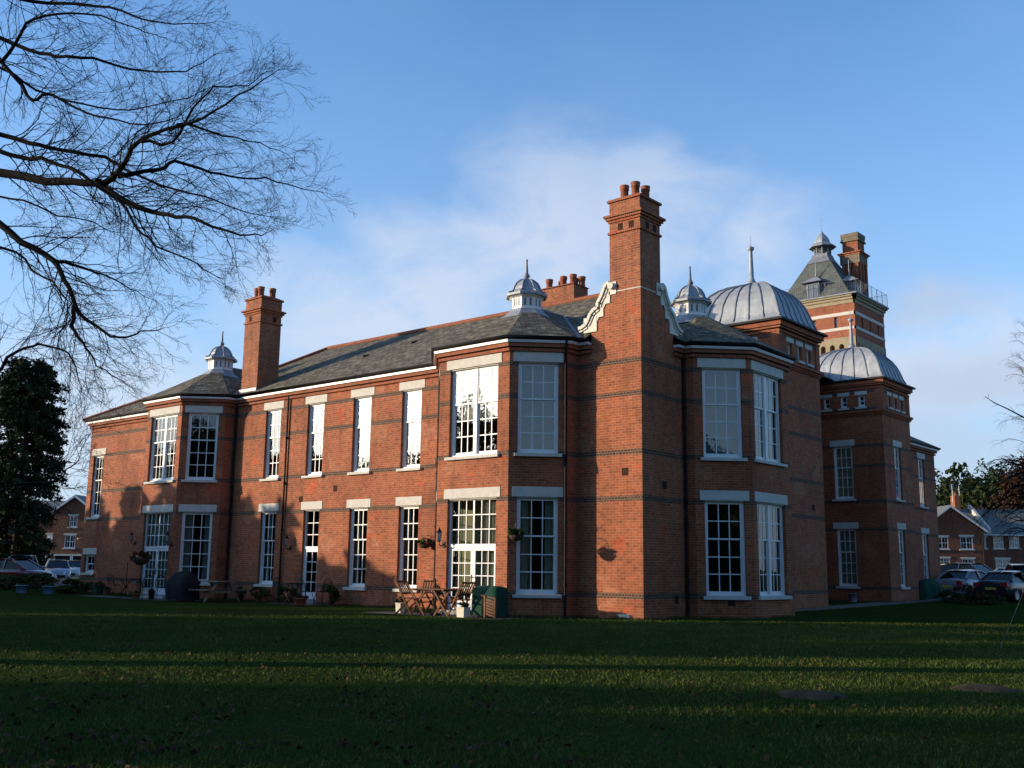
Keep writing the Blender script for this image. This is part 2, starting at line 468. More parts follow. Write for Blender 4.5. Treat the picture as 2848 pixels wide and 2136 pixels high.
# ------------------------------------------------------------------ mesh building
class MB:
    def __init__(self):
        self.v, self.f, self.s = [], [], []

    def poly(self, pts, smooth=False):
        i = len(self.v)
        self.v += [tuple(p) for p in pts]
        self.f.append(tuple(range(i, i + len(pts))))
        self.s.append(smooth)
        return self

    def grid(self, rows, closed=False, smooth=True, flip=False):
        """rows of points joined into a surface"""
        i = len(self.v)
        n = len(rows[0])
        for r in rows:
            self.v += [tuple(p) for p in r]
        for a in range(len(rows) - 1):
            for b in range(n if closed else n - 1):
                q = (i + a * n + b, i + a * n + (b + 1) % n, i + (a + 1) * n + (b + 1) % n, i + (a + 1) * n + b)
                self.f.append(q[::-1] if flip else q)
                self.s.append(smooth)
        return self

    def hexa(self, p):
        """eight corners: bottom four counter-clockwise from above, then top four"""
        a, b, c, d, e, f, g, h = p
        for q in ((d, c, b, a), (e, f, g, h), (a, b, f, e), (b, c, g, f), (c, d, h, g), (d, a, e, h)):
            self.poly(q)
        return self

    def box(self, x0, x1, y0, y1, z0, z1):
        return self.hexa([(x0, y0, z0), (x1, y0, z0), (x1, y1, z0), (x0, y1, z0), (x0, y0, z1), (x1, y0, z1), (x1, y1, z1), (x0, y1, z1)])

    def wbox(self, F, u0, u1, o0, o1, z0, z1):
        """box in wall coordinates: along u, outward o, height z"""
        return self.hexa([F.p(u0, o1, z0), F.p(u1, o1, z0), F.p(u1, o0, z0), F.p(u0, o0, z0), F.p(u0, o1, z1), F.p(u1, o1, z1), F.p(u1, o0, z1), F.p(u0, o0, z1)])

    def tube(self, pts, rad, sides=6, cap=True, smooth=True):
        pts = [Vector(p) for p in pts]
        if not hasattr(rad, '__len__'):
            rad = [rad] * len(pts)
        rows = []
        for k, p in enumerate(pts):
            t = (pts[min(k + 1, len(pts) - 1)] - pts[max(k - 1, 0)])
            t = t.normalized() if t.length > 1e-9 else Vector((0, 0, 1))
            a = t.cross(Vector((0, 0, 1)) if abs(t.z) < 0.95 else Vector((1, 0, 0))).normalized()
            b = a.cross(t)
            rows.append([p + (a * math.cos(2 * math.pi * j / sides) + b * math.sin(2 * math.pi * j / sides)) * rad[k] for j in range(sides)])
        self.grid(rows, True, smooth, flip=True)
        if cap:
            self.poly(rows[0]); self.poly(rows[-1][::-1])
        return self

    def bar(self, a, b, wdt, hgt, upv=(0, 0, 1)):
        """straight rectangular bar"""
        a, b = Vector(a), Vector(b)
        t = (b - a).normalized()
        s = t.cross(Vector(upv))
        s = s.normalized() if s.length > 1e-6 else Vector((1, 0, 0))
        u = s.cross(t)
        s, u = s * wdt / 2, u * hgt / 2
        return self.hexa([a - s - u, a + s - u, b + s - u, b - s - u, a - s + u, a + s + u, b + s + u, b - s + u])

    def lathe(self, cx, cy, prof, sides=16, rot=0.0, smooth=True):
        rows = [[(cx + r * math.cos(rot + 2 * math.pi * j / sides), cy + r * math.sin(rot + 2 * math.pi * j / sides), z) for j in range(sides)] for r, z in prof]
        self.grid(rows, True, smooth)
        if prof[0][0] > 1e-4:
            self.poly(rows[0][::-1])
        if prof[-1][0] > 1e-4:
            self.poly(rows[-1])
        return self

    def build(self, name, mat, parent=None, label=None):
        me = bpy.data.meshes.new(name)
        me.from_pydata(self.v, [], self.f)
        uvl = me.uv_layers.new(name='UVMap')
        co = self.v
        data = np.zeros(2 * len(me.loops), dtype=np.float32)
        for poly in me.polygons:
            n = poly.normal
            if abs(n.z) > 0.999:
                t, b = Vector((1, 0, 0)), Vector((0, 1, 0))
            else:
                t = Vector((-n.y, n.x, 0)).normalized()
                b = n.cross(t)
            for li in poly.loop_indices:
                p = co[me.loops[li].vertex_index]
                data[2 * li] = p[0] * t.x + p[1] * t.y + p[2] * t.z
                data[2 * li + 1] = p[0] * b.x + p[1] * b.y + p[2] * b.z
        uvl.data.foreach_set('uv', data)
        me.polygons.foreach_set('use_smooth', self.s)
        me.materials.append(M[mat])
        o = bpy.data.objects.new(name, me)
        COL.objects.link(o)
        if parent is not None:
            o.parent = parent
        if label:
            o['label'] = label
        return o


def tag(o, label=None, cat=None, group=None, kind=None):
    for k, v in (('label', label), ('category', cat), ('group', group), ('kind', kind)):
        if v:
            o[k] = v
    return o


def thing(name, label, cat, loc=(0, 0, 0), rotz=0.0, group=None):
    o = bpy.data.objects.new(name, None)
    o.empty_display_size = 0.2
    COL.objects.link(o)
    o.location = loc
    o.rotation_euler = (0, 0, rotz)
    return tag(o, label, cat, group)


def dup(root, loc, rotz, label, scale=None):
    def cp(o, par):
        c = o.copy()
        COL.objects.link(c)
        c.parent = par
        for ch in list(o.children):
            cp(ch, c)
        return c
    r = cp(root, None)
    r.location = loc
    r.rotation_euler = (0, 0, rotz)
    if scale:
        r.scale = scale
    r['label'] = label
    return r


class Frame:
    """a wall: origin, direction along it, outward normal on the right hand"""
    def __init__(self, A, B):
        self.A = Vector((*A, 0)); d = Vector((*B, 0)) - self.A
        self.len = d.length
        self.d = d.normalized(); self.n = Vector((self.d.y, -self.d.x, 0))

    def p(self, u, o, z):
        q = self.A + self.d * u + self.n * o
        return (q.x, q.y, z)


def wall_face(mb, F, z0, z1, holes, depth=0.14, u0=0.0, u1=None):
    u1 = F.len if u1 is None else u1
    us = sorted({u0, u1, *[h[0] for h in holes], *[h[1] for h in holes]})
    zs = sorted({z0, z1, *[h[2] for h in holes], *[h[3] for h in holes]})
    for a, b in zip(us, us[1:]):
        for c, d in zip(zs, zs[1:]):
            um, zm = (a + b) / 2, (c + d) / 2
            if any(h[0] < um < h[1] and h[2] < zm < h[3] for h in holes):
                continue
            mb.poly([F.p(a, 0, c), F.p(b, 0, c), F.p(b, 0, d), F.p(a, 0, d)])
    for a, b, c, d in [h[:4] for h in holes]:
        mb.poly([F.p(a, 0, c), F.p(a, 0, d), F.p(a, -depth, d), F.p(a, -depth, c)])
        mb.poly([F.p(b, 0, d), F.p(b, 0, c), F.p(b, -depth, c), F.p(b, -depth, d)])


def pleats(mb, F, u0, u1, o, z0, z1, amp=0.025, per=0.11):
    n = max(6, int((u1 - u0) / per * 4))
    rows = [[F.p(u0 + (u1 - u0) * k / n, o + amp * math.sin(2 * math.pi * k / 4 + 0.3 * math.sin(k)), z) for k in range(n + 1)] for z in (z0, (z0 + z1) / 2, z1)]
    mb.grid(rows)


def sash(parent, F, u0, u1, z0, z1, cols=3, rows=5, lights=1, lintel=True, sill=True, curtain=None, dep=0.10, fr=0.075, name='window', lint_h=0.29, over=0.15, bar=0.029):
    """white sliding sash window: box frame, two sashes, glazing bars; stone head and sill"""
    mb, gl = MB(), MB()
    o = -dep
    zb = z0 + (0.06 if sill else 0.0)
    mb.wbox(F, u0, u0 + fr, o - .09, o, z0, z1); mb.wbox(F, u1 - fr, u1, o - .09, o, z0, z1)
    mb.wbox(F, u0 + fr, u1 - fr, o - .09, o, z1 - fr * .8, z1); mb.wbox(F, u0 + fr, u1 - fr, o - .09, o + .012, z0, zb)
    a, b = u0 + fr, u1 - fr
    wl = (b - a - 0.13 * (lights - 1)) / lights
    zt = z1 - fr * .8
    zm = zb + (zt - zb) * (rows - rows // 2) / rows
    for k in range(lights):
        l = a + k * (wl + 0.13); r = l + wl
        if k:
            mb.wbox(F, l - .13, l, o - .09, o + .004, zb, zt)
        for (c, d, oo, rr) in ((zm - .02, zt, o - .022, rows // 2), (zb, zm + .02, o - .060, rows - rows // 2)):
            s = 0.042
            bot = 0.085 if c == zb else 0.045
            mb.wbox(F, l, l + s, oo - .03, oo, c, d); mb.wbox(F, r - s, r, oo - .03, oo, c, d)
            mb.wbox(F, l + s, r - s, oo - .03, oo, c, c + bot); mb.wbox(F, l + s, r - s, oo - .03, oo, d - .045, d)
            for j in range(1, cols):
                x = l + s + (wl - 2 * s) * j / cols
                mb.wbox(F, x - bar / 2, x + bar / 2, oo - .024, oo - .003, c + bot, d - .045)
            for j in range(1, rr):
                z = c + bot + (d - .045 - c - bot) * j / rr
                mb.wbox(F, l + s, r - s, oo - .022, oo - .005, z - bar / 2, z + bar / 2)
            gl.poly([F.p(l + s, oo - .013, c + bot), F.p(r - s, oo - .013, c + bot), F.p(r - s, oo - .013, d - .045), F.p(l + s, oo - .013, d - .045)])
    wn = mb.build(name, 'white', parent)
    gl.build('pane', 'glass', wn)
    trim(wn, F, u0, u1, z0, z1, lintel, sill, lint_h, over)
    if curtain:
        drapes(wn, F, u0 + .05, u1 - .05, z0 + .02, z1 - .04, o - .22, curtain)
    return wn


def trim(wn, F, u0, u1, z0, z1, lintel=True, sill=True, lint_h=0.29, over=0.15):
    if lintel:
        MB().wbox(F, u0 - over, u1 + over, -.16, .018, z1, z1 + lint_h).wbox(F, u0 + .012, u1 - .012, -.12, -.03, z1 - .035, z1 - .001).build('lintel', 'stone', wn)
    if sill:
        MB().hexa([F.p(u0 - .10, .095, z0 - .085), F.p(u1 + .10, .095, z0 - .085), F.p(u1 + .10, -.12, z0 - .085), F.p(u0 - .10, -.12, z0 - .085),
                   F.p(u0 - .10, .095, z0 + .005), F.p(u1 + .10, .095, z0 + .005), F.p(u1 + .10, -.12, z0 + .03), F.p(u0 - .10, -.12, z0 + .03)]).build('sill', 'stone', wn)


def drapes(wn, F, a, b, z0, z1, o, kind):
    mb = MB()
    w_ = b - a
    if kind.endswith('+room'):
        drapes(wn, F, a, b, z0, z1, o, 'room')
        kind = kind[:-5]
    if kind == 'pair' or kind == 'pair_green':
        pleats(mb, F, a, a + w_ * .27, o, z0, z1); pleats(mb, F, b - w_ * .27, b, o, z0, z1)
        mb.build('curtain', 'curtain' if kind == 'pair' else 'curtain_green', wn)
    elif kind == 'half_right':
        pleats(mb, F, a + w_ * .55, b, o, z0, z1, .035); pleats(mb, F, a, a + w_ * .10, o, z0, z1)
        mb.build('curtain', 'curtain', wn)
    elif kind in ('full_green', 'full'):
        pleats(mb, F, a, b, o, z0, z1, .03)
        mb.build('curtain', 'curtain_green' if kind == 'full_green' else 'curtain', wn)
    elif kind == 'net':
        zc = z0 + (z1 - z0) * .42
        n = 60
        mb.grid([[F.p(a + w_ * k / n, o + .02 * math.sin(k * .9), z + (0.05 * abs(math.sin(k * .42)) if z == zc else 0)) for k in range(n + 1)] for z in (zc, (zc + z1) / 2, z1)])
        mb.build('net_curtain', 'net', wn)
    elif kind == 'blind':
        mb.wbox(F, a, b, o - .01, o, z0 + (z1 - z0) * .10, z1).build('blind', 'net', wn)
    elif kind == 'blue':
        mb.wbox(F, a - .02, b + .02, o - .02, o, z0, z1).build('blind', 'blind_sky_tint', wn)
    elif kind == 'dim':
        mb.wbox(F, a - .3, b + .3, o - .30, o - .25, z0 - .1, z1 + .1).build('inner_backing', 'dark', wn)  # dark sheet added to black out the room so reflections dominate the glass
    elif kind == 'room':
        mb.wbox(F, a - .5, b + .5, o - .75, o - .70, z0 - .1, z1 + .1).build('inner_backing', 'room', wn)
    elif kind == 'slats':
        for k in range(9):
            z = z0 + .05 + k * .05
            mb.wbox(F, a, b, o - .02, o, z, z + .03)
        mb.build('blind', 'curtain_green', wn)


def french(parent, F, u0, u1, z0, z1, zd, doors=2, cols=3, curtain=None):
    """glazed doors under a fixed light"""
    dep, fr = 0.10, 0.06
    o = -dep
    mb, gl = MB(), MB()
    mb.wbox(F, u0, u0 + fr, o - .09, o, z0, z1); mb.wbox(F, u1 - fr, u1, o - .09, o, z0, z1)
    mb.wbox(F, u0 + fr, u1 - fr, o - .09, o, z1 - .06, z1); mb.wbox(F, u0 + fr, u1 - fr, o - .09, o + .01, zd - .04, zd + .05)
    a, b = u0 + fr, u1 - fr
    n = doors * cols
    for j in range(1, n):
        x = a + (b - a) * j / n
        h = .028 if (j % cols == 0) else .013
        mb.wbox(F, x - h, x + h, o - .06, o - .02, zd + .05, z1 - .06)
    for j in (1, 2):
        z = zd + .05 + (z1 - .11 - zd) * j / 3
        mb.wbox(F, a, b, o - .058, o - .024, z - .013, z + .013)
    gl.poly([F.p(a, o - .04, zd + .05), F.p(b, o - .04, zd + .05), F.p(b, o - .04, z1 - .06), F.p(a, o - .04, z1 - .06)])
    wn = mb.build('french_window', 'white', parent)
    gl.build('pane', 'glass', wn)
    for k in range(doors):
        d, dg = MB(), MB()
        wl = (b - a) / doors
        l = a + k * wl + .006; r = a + (k + 1) * wl - .006
        oo = o - .015; zt = zd - .045; zb = z0 + .02
        s = .085
        d.wbox(F, l, l + s, oo - .045, oo, zb, zt); d.wbox(F, r - s, r, oo - .045, oo, zb, zt)
        d.wbox(F, l + s, r - s, oo - .045, oo, zt - .10, zt); d.wbox(F, l + s, r - s, oo - .045, oo, zb, zb + .26)
        for j in range(1, cols):
            x = l + s + (wl - 2 * s) * j / cols
            d.wbox(F, x - .013, x + .013, oo - .035, oo - .008, zb + .26, zt - .10)
        for j in range(1, 4):
            z = zb + .26 + (zt - .36 - zb) * j / 4
            d.wbox(F, l + s, r - s, oo - .033, oo - .010, z - .013, z + .013)
        dg.poly([F.p(l + s, oo - .02, zb + .26), F.p(r - s, oo - .02, zb + .26), F.p(r - s, oo - .02, zt - .10), F.p(l + s, oo - .02, zt - .10)])
        dd = d.build('door_leaf', 'white', wn)
        # handle, pane folded into the leaf's own children one level up so nothing goes deeper than a sub-part
        dg.build('pane', 'glass', wn)
        hx = r - .045 if k == 0 else l + .045
        if k == 0:
            MB().wbox(F, hx - .015, hx + .015, oo, oo + .012, zb + .78, zb + 1.02).wbox(F, hx - .012, hx + .10, oo + .03, oo + .045, zb + .93, zb + .95).build('handle', 'iron', wn)
    trim(wn, F, u0, u1, z0, z1, True, False)
    MB().wbox(F, u0 - .06, u1 + .06, -.2, .16, z0 - .13, z0 - .004).build('doorstep', 'stone', wn)
    if curtain:
        drapes(wn, F, u0 + .05, u1 - .05, z0 + .05, z1 - .05, o - .25, curtain)
    return wn


def pipe(parent, x, y, z0, z1, r=0.038, offs=None):
    mb = MB()
    pts = [(x, y, z0)]
    pts += [(x, y, z1)] if offs is None else [(x, y, z1 - .45), (x + offs[0], y + offs[1], z1 - .10), (x + offs[0], y + offs[1], z1)]
    mb.tube(pts, r, 8)
    z = z0 + .9
    while z < z1 - .6:
        mb.tube([(x, y, z - .05), (x, y, z + .05)], r * 1.45, 8)
        z += 1.75
    return mb.build('downpipe', 'iron', parent)


# ------------------------------------------------------------------ the big brick building
B = thing('brick_hospital_building', 'long two storey red brick building with bays, tall chimneys and lead domed towers', 'building')
OUT = [(-31.4, 10), (-31.4, 0), (-24.63, 0), (-24.63, -.5), (-23.41, -1.72), (-20.83, -1.72), (-19.61, -.5), (-19.61, 0), (-7.55, 0), (-7.55, -.5),
       (-6.33, -1.72), (-3.48, -1.72), (-2.26, -.5), (-2.26, 0), (0, 0), (0, 2.3), (.35, 2.3), (1.57, 3.52), (1.57, 6.05), (.35, 7.27), (-.55, 7.27), (-.55, 10.0)]
FR = {}
for a, b in zip(OUT, OUT[1:]):
    FR[(a, b)] = Frame(a, b)


def fr(i):
    return FR[(OUT[i], OUT[i + 1])]


ZE = 7.97          # top of the brickwork under the eaves
Z0 = -0.06
UZ0, UZ1 = 4.63, 7.36      # upper windows
GZ0, GZ1 = 0.60, 3.38      # lower windows
walls = MB()
DEF = {}             # wall index -> list of (kind, u0, u1, z0, z1, opts)
mw = []              # main wall, u measured from x = -19.61
for k, cx in enumerate((-17.10, -14.50, -11.90, -9.36)):
    mw.append(('sash', cx - .48 + 19.61, cx + .48 + 19.61, UZ0, UZ1, dict(curtain='slats' if k in (0, 2) else None)))
    if k != 1:
        mw.append(('sash', cx - .48 + 19.61, cx + .48 + 19.61, GZ0, GZ1, dict(curtain='pair+room' if k else 'pair_green+room')))
    else:
        mw.append(('french', cx - .46 + 19.61, cx + .46 + 19.61, 0.10, GZ1, dict(zd=1.98, doors=1, cols=2, curtain='room')))
DEF[7] = mw
DEF[1] = [('sash', .40, 1.36, 2.00 + 1.43, 6.37, dict(curtain=None, rows=5)), ('sash', .30, 1.26, .86, 1.72, dict(rows=2, cols=2, curtain=None))]
for i, cu, cl in ((4, 'slats', 'full_green'), (10, 'net', 'half_right+room')):
    f = FR[(OUT[i], OUT[i + 1])]
    m_, hw = f.len / 2, 0.98
    DEF[i] = [('sash', m_ - hw, m_ + hw, UZ0, UZ1, dict(lights=2, curtain=cu)), ('french', m_ - hw, m_ + hw, 0.10, GZ1, dict(zd=1.98, doors=2, cols=3, curtain=cl))]
for i, cu, cl in ((3, None, None), (5, 'dim', 'pair_green'), (9, None, None), (11, 'blue', 'pair')):
    m_ = FR[(OUT[i], OUT[i + 1])].len / 2
    DEF[i] = [('sash', m_ - .60, m_ + .60, UZ0, UZ1, dict(curtain=cu, over=.14)), ('sash', m_ - .60, m_ + .60, GZ0, GZ1, dict(curtain=cl, over=.14))]
m_ = fr(16).len / 2
DEF[16] = [('sash', m_ - .60, m_ + .60, UZ0, UZ1, dict(curtain='blue', over=.14)), ('sash', m_ - .60, m_ + .60, GZ0, GZ1, dict(curtain='dim', over=.14))]
m_ = fr(17).len / 2 - .10
DEF[17] = [('sash', m_ - .92, m_ + .92, UZ0, UZ1, dict(lights=2, curtain='pair')), ('sash', m_ - .92, m_ + .92, GZ0, GZ1, dict(lights=2, curtain='dim'))]
for i in range(len(OUT) - 1):
    f = fr(i)
    top = ZE
    wall_face(walls, f, Z0, top, [d[1:5] for d in DEF.get(i, [])])
    for d in DEF.get(i, []):
        if d[0] == 'sash':
            sash(B, f, *d[1:5], **d[5])
        else:
            o_ = dict(d[5])
            french(B, f, *d[1:5], **o_)
# --- shaped chimney breast at the corner: stepped walls on both faces, one square stack
STEPS = [(-1.62, 8.30), (-1.56, 8.70), (-1.32, 9.08), (-1.08, 9.32), (-1.08, 9.40)]


def stepped(mb, P):
    """P(u, z, o): u runs back from the corner along the wall"""
    th = .34
    prof = [(0, ZE), (1.75, ZE), (1.75, 8.28), (1.56, 8.28), (1.56, 8.70), (1.32, 8.70), (1.32, 9.08), (1.08, 9.08), (1.08, 9.5), (0, 9.5)]
    mb.poly([P(u, z, 0) for u, z in prof])
    mb.poly([P(u, z, th) for u, z in prof][::-1])
    for (u, z), (u2, z2) in zip(prof, prof[1:]):
        mb.poly([P(u, z, 0), P(u, z, th), P(u2, z2, th), P(u2, z2, 0)])


stepped(walls, lambda u, z, o: (-u, o, z))
stepped(walls, lambda u, z, o: (-o, u, z))
# --- lower parts of the two domed towers and what lies between and beyond
T1 = (-.55, 10.0, -4.0, 13.4)          # e plane, near y, inner x, far y
T2 = (-2.0, 23.7, -5.75, 27.3)


def slots(mb, F, cs, zt):
    return [(c - .19, c + .19, 9.15, 9.75) for c in cs]


def domed_tower(T, upto, n_from, n_windows, e_windows, cn, ce):
    x1, y0, x0, y1 = T
    Fn, Fe = Frame((x0, y0), (x1, y0)), Frame((x1, y0), (x1, y1))
    Fb = Frame((x1, y1), (x0, y1)); Fw = Frame((x0, y1), (x0, y0))
    zt = 10.30
    sn = [(c - x0 - .17, c - x0 + .17, 9.15, 9.75) for c in cn]
    se = [(c - y0 - .17, c - y0 + .17, 9.15, 9.75) for c in ce]
    tw_ = MB()
    wall_face(tw_, Fn, n_from, zt, sn + [w_[:4] for w_ in n_windows], .16)
    wall_face(tw_, Fe, Z0, zt, se + [w_[:4] for w_ in e_windows], .16)
    wall_face(tw_, Fb, Z0, zt, []); wall_face(tw_, Fw, 6.0, zt, [])
    tw_.build('tower_wall', 'brick_high', B)
    for F, ss in ((Fn, sn), (Fe, se)):
        for s_ in ss:
            sash(B, F, *s_, cols=1, rows=2, lint_h=.17, over=.13, fr=.05, name='slot_window')
    for F, ww in ((Fn, n_windows), (Fe, e_windows)):
        for w_ in ww:
            sash(B, F, *w_[:4], curtain=w_[4], over=.14)
    # corbelled courses: string below the slots, cornice under the dome
    rb = MB()
    for za, zb_, pr in ((8.74, 8.80, .05), (8.80, 8.88, .09), (8.88, 8.98, .15), (10.02, 10.09, .06), (10.16, 10.24, .11), (10.24, 10.42, .18)):
        rb.box(x0 - pr, x1 + pr, y0 - pr, y1 + pr, za, zb_)
    for (qx, qy) in ((x1, y0), (x1, y1)):          # shallow pilasters at the corners
        sx = -1 if qx == x1 else 1
        rb.box(min(qx + .035, qx - .30), qx + .035, qy - .035 if qy == y0 else qy - .30, qy + .30 if qy == y0 else qy + .035, 8.982, 10.018)
    rb.build('corbel_course', 'brick_rubbed', B)
    g = MB()
    g.box(x0 - .30, x1 + .30, y0 - .30, y1 + .30, 10.42, 10.50)
    g.build('gutter', 'iron', B)
    # bell-shaped lead dome with standing rolls
    dy = 2.75
    cx, cy = (x0 + x1) / 2, y0 + dy / 2
    hx, hy = (x1 - x0) / 2 + .26, dy / 2 + .26
    lr = MB()          # low lead roof behind the dome
    lr.hexa([(x0 - .25, y0 + dy, 10.501), (x1 + .25, y0 + dy, 10.501), (x1 + .25, y1 + .25, 10.501), (x0 - .25, y1 + .25, 10.501), (x0 + .4, y0 + dy, 10.75), (x1 - .4, y0 + dy, 10.75), (x1 - .4, y1 - .3, 10.62), (x0 + .4, y1 - .3, 10.62)])
    lr.build('roof', 'lead_dark', B)
    prof = [(1.0, 10.50), (.955, 10.57), (.915, 10.72), (.885, 10.92), (.85, 11.15), (.80, 11.40), (.73, 11.65), (.635, 11.88), (.51, 12.07), (.37, 12.20), (.22, 12.28), (.10, 12.34), (.04, 12.40)]
    rows = []
    for k, z in prof:
        rows.append([(cx + sx * hx * k, cy + sy * hy * k, z) for sx, sy in ((-1, -1), (1, -1), (1, 1), (-1, 1))])
    dm = MB()
    for a, b in zip(rows, rows[1:]):
        for j in range(4):
            dm.poly([a[j], a[(j + 1) % 4], b[(j + 1) % 4], b[j]], True)
    dome = dm.build('dome', 'lead', B)
    me = dome.data
    rl = MB()
    for face in range(4):
        for t in (-1.0, -.66, -.33, 0.0, .33, .66):
            pts = []
            for k, z in prof[1:]:
                q = {0: (t * hx * k, -hy * k), 1: (hx * k, t * hy * k), 2: (-t * hx * k, hy * k), 3: (-hx * k, -t * hy * k)}[face]
                pts.append((cx + q[0], cy + q[1], z + .012))
            rl.tube(pts, .036 if t > -1 else .045, 5)
    rl.build('lead_roll', 'lead_dark', dome)
    fn = MB()
    fn.lathe(cx, cy, [(.20, 12.40), (.17, 12.50), (.105, 12.62), (.070, 13.72), (.075, 13.74), (.13, 13.80), (.15, 13.88), (.06, 13.92), (.012, 13.96), (.008, 14.35)], 8)
    fn.build('finial', 'lead', dome)


domed_tower(T1, 0, 7.5, [], [], (-1.70, -2.50, -3.30), (10.9, 11.7, 12.5))
domed_tower(T2, 0, Z0, [(1.25, 2.20, 4.77, 7.33, 'full'), (1.25, 2.20, .66, 3.38, 'full_green')],
            [(1.28, 2.14, 4.77, 7.33, None), (1.28, 2.14, .66, 3.38, None)], (-4.73, -3.86, -2.99), (24.7, 25.5, 26.3))
F3 = Frame((-2.9, 27.3), (-2.9, 33.4))
w3 = [(3.55, 4.45, 4.77, 7.33), (3.55, 4.45, .66, 3.38)]
wall_face(walls, F3, Z0, ZE, w3, .16)
for w_ in w3:
    sash(B, F3, *w_)
wall_face(walls, Frame((-2.9, 33.4), (-14, 33.4)), Z0, ZE, [])
wall_face(walls, Frame((-5.2, 13.4), (-5.2, 23.7)), Z0, ZE, [])
wall_face(walls, Frame((-14, 33.4), (-14, 10)), Z0, ZE, [])
wall_face(walls, Frame((-14, 10), (-31.4, 10)), Z0, ZE, [])
walls.build('wall', 'brick', B)
fl = MB()
fl.poly([(-31.2, .2, 4.05), (-.2, .2, 4.05), (-.8, 9.8, 4.05), (-31.2, 9.8, 4.05)])
fl.poly([(-31.2, .2, .02), (-.2, .2, .02), (-.8, 9.8, .02), (-31.2, 9.8, .02)])
for cx_ in (-27, -19.2, -13.2, -7.9):
    fl.poly([(cx_, .1, 0), (cx_, 9.8, 0), (cx_, 9.8, ZE), (cx_, .1, ZE)])
fl.build('inner_floor', 'floor', B)


# --- eaves: two rubbed corbels, white fascia, black gutter, mitred round the bays
def offset_path(pts, o):
    res = []
    n = len(pts)
    for k in range(n):
        ns = []
        if k > 0:
            d = (Vector(pts[k]) - Vector(pts[k - 1])).normalized(); ns.append(Vector((d.y, -d.x)))
        if k < n - 1:
            d = (Vector(pts[k + 1]) - Vector(pts[k])).normalized(); ns.append(Vector((d.y, -d.x)))
        if len(ns) == 1:
            q = Vector(pts[k]) + ns[0] * o
        else:
            bis = (ns[0] + ns[1]).normalized()
            q = Vector(pts[k]) + bis * (o / max(.3, bis.dot(ns[0])))
        res.append((q.x, q.y))
    return res


def moulding(mb, pts, o0, o1, z0, z1, z1b=None):
    a, b = offset_path(pts, o0), offset_path(pts, o1)
    zz = z1 if z1b is None else z1b
    for k in range(len(pts) - 1):
        A0, A1, B0, B1 = a[k], a[k + 1], b[k], b[k + 1]
        mb.hexa([(*B0, z0), (*B1, z0), (*A1, z0), (*A0, z0), (*B0, z1), (*B1, z1), (*A1, zz), (*A0, zz)])


EA = [(-31.4, 6)] + OUT[1:13] + [(-2.26, 0), (-1.75, 0)]
EC = [(0, 1.75), (0, 2.3)] + OUT[16:20] + [(-.55, 7.27)]
ED = [(-2.9, 27.49), (-2.9, 33.4), (-8, 33.4)]
for E in (EA, EC, ED):
    cor, fas, gut = MB(), MB(), MB()
    moulding(cor, E, -.02, .075, 7.665, 7.755); moulding(cor, E, -.02, .135, 7.795, 7.908)
    moulding(fas, E, -.02, .19, 7.911, 7.945); moulding(fas, E, -.02, .215, 7.945, 7.984)
    prof_g = [(.235 + .070 * math.cos(a_), 8.095 + .105 * math.sin(a_)) for a_ in [-math.pi + math.pi * j / 6 for j in range(7)]]
    ring_g = [offset_path(E, o_) for o_, _ in prof_g]
    gut.grid([[(*ring_g[j][k], prof_g[j][1]) for k in range(len(E))] for j in range(7)], smooth=True)
    moulding(gut, E, .05, .24, 7.987, 8.075)
    cor.build('corbel_course', 'brick_rubbed', B)
    fas.build('fascia', 'white', B)
    gut.build('gutter', 'iron', B)

# --- slate roofs
K = .552
ZR0, OV = 8.08, .30


def ns(x, y):            # height of the slope facing the lawn
    return (x, y, ZR0 + K * (y + OV))


def es(x, y):            # height of the slope facing the side
    return (x, y, ZR0 + K * (OV - x))


roof = MB()
YR = 5.0
ZR = ZR0 + K * (YR + OV)
roof.poly([ns(-23.4, -OV), ns(-1.78, -OV), ns(-1.78, .12), ns(-.12, .12), (-YR, YR, ZR), (-20.1, YR, ZR)])
roof.poly([es(-.12, .12), es(-.12, 1.78), es(OV, 1.78), es(OV, 8.2), es(-.55, 8.2), es(-.55, 9.95), es(-YR, 9.95), (-YR, YR, ZR)])
roof.poly([es(-4.2, 9.95), es(-4.2, 33.7), es(-YR, 33.7), es(-YR, 9.95)])
roof.poly([(-23.4, -OV, ZR0), (-20.1, YR, ZR), (-23.4, 10.3, ZR0)])
roof.poly([(-20.1, YR, ZR), (-YR, YR, ZR), (-YR - 5.3, 10.3, ZR0), (-23.4, 10.3, ZR0)])
roof.poly([(-YR, YR, ZR), (-YR, 33.7, ZR), (-YR - 5.3, 33.7, ZR0), (-YR - 5.3, 10.3, ZR0)])
roof.poly([es(-2.6, 27.49), es(-2.6, 33.7), (-YR, 31.0, ZR0 + K * 2.9), (-YR, 27.49, ZR0 + K * 2.9)]) if False else None
roof.poly([(-2.6, 27.49, 8.08), (-2.6, 33.7, 8.08), (-5.4, 30.9, 9.6), (-5.4, 27.49, 9.6)])
roof.poly([(-2.6, 33.7, 8.08), (-10, 33.7, 8.08), (-5.4, 30.9, 9.6)])
# lower hipped roof of the far block
roof.poly([ns(-31.7, -OV), ns(-23.2, -OV), (-23.2, 3.3, ns(0, 3.3)[2]), (-28.1, 3.3, ns(0, 3.3)[2])])
roof.poly([(-31.7, -OV, ZR0), (-28.1, 3.3, ns(0, 3.3)[2]), (-31.7, 6.9, ZR0)])
roof.poly([(-28.1, 3.3, ns(0, 3.3)[2]), (-23.2, 3.3, ns(0, 3.3)[2]), (-23.2, 6.9, ZR0), (-31.7, 6.9, ZR0)])


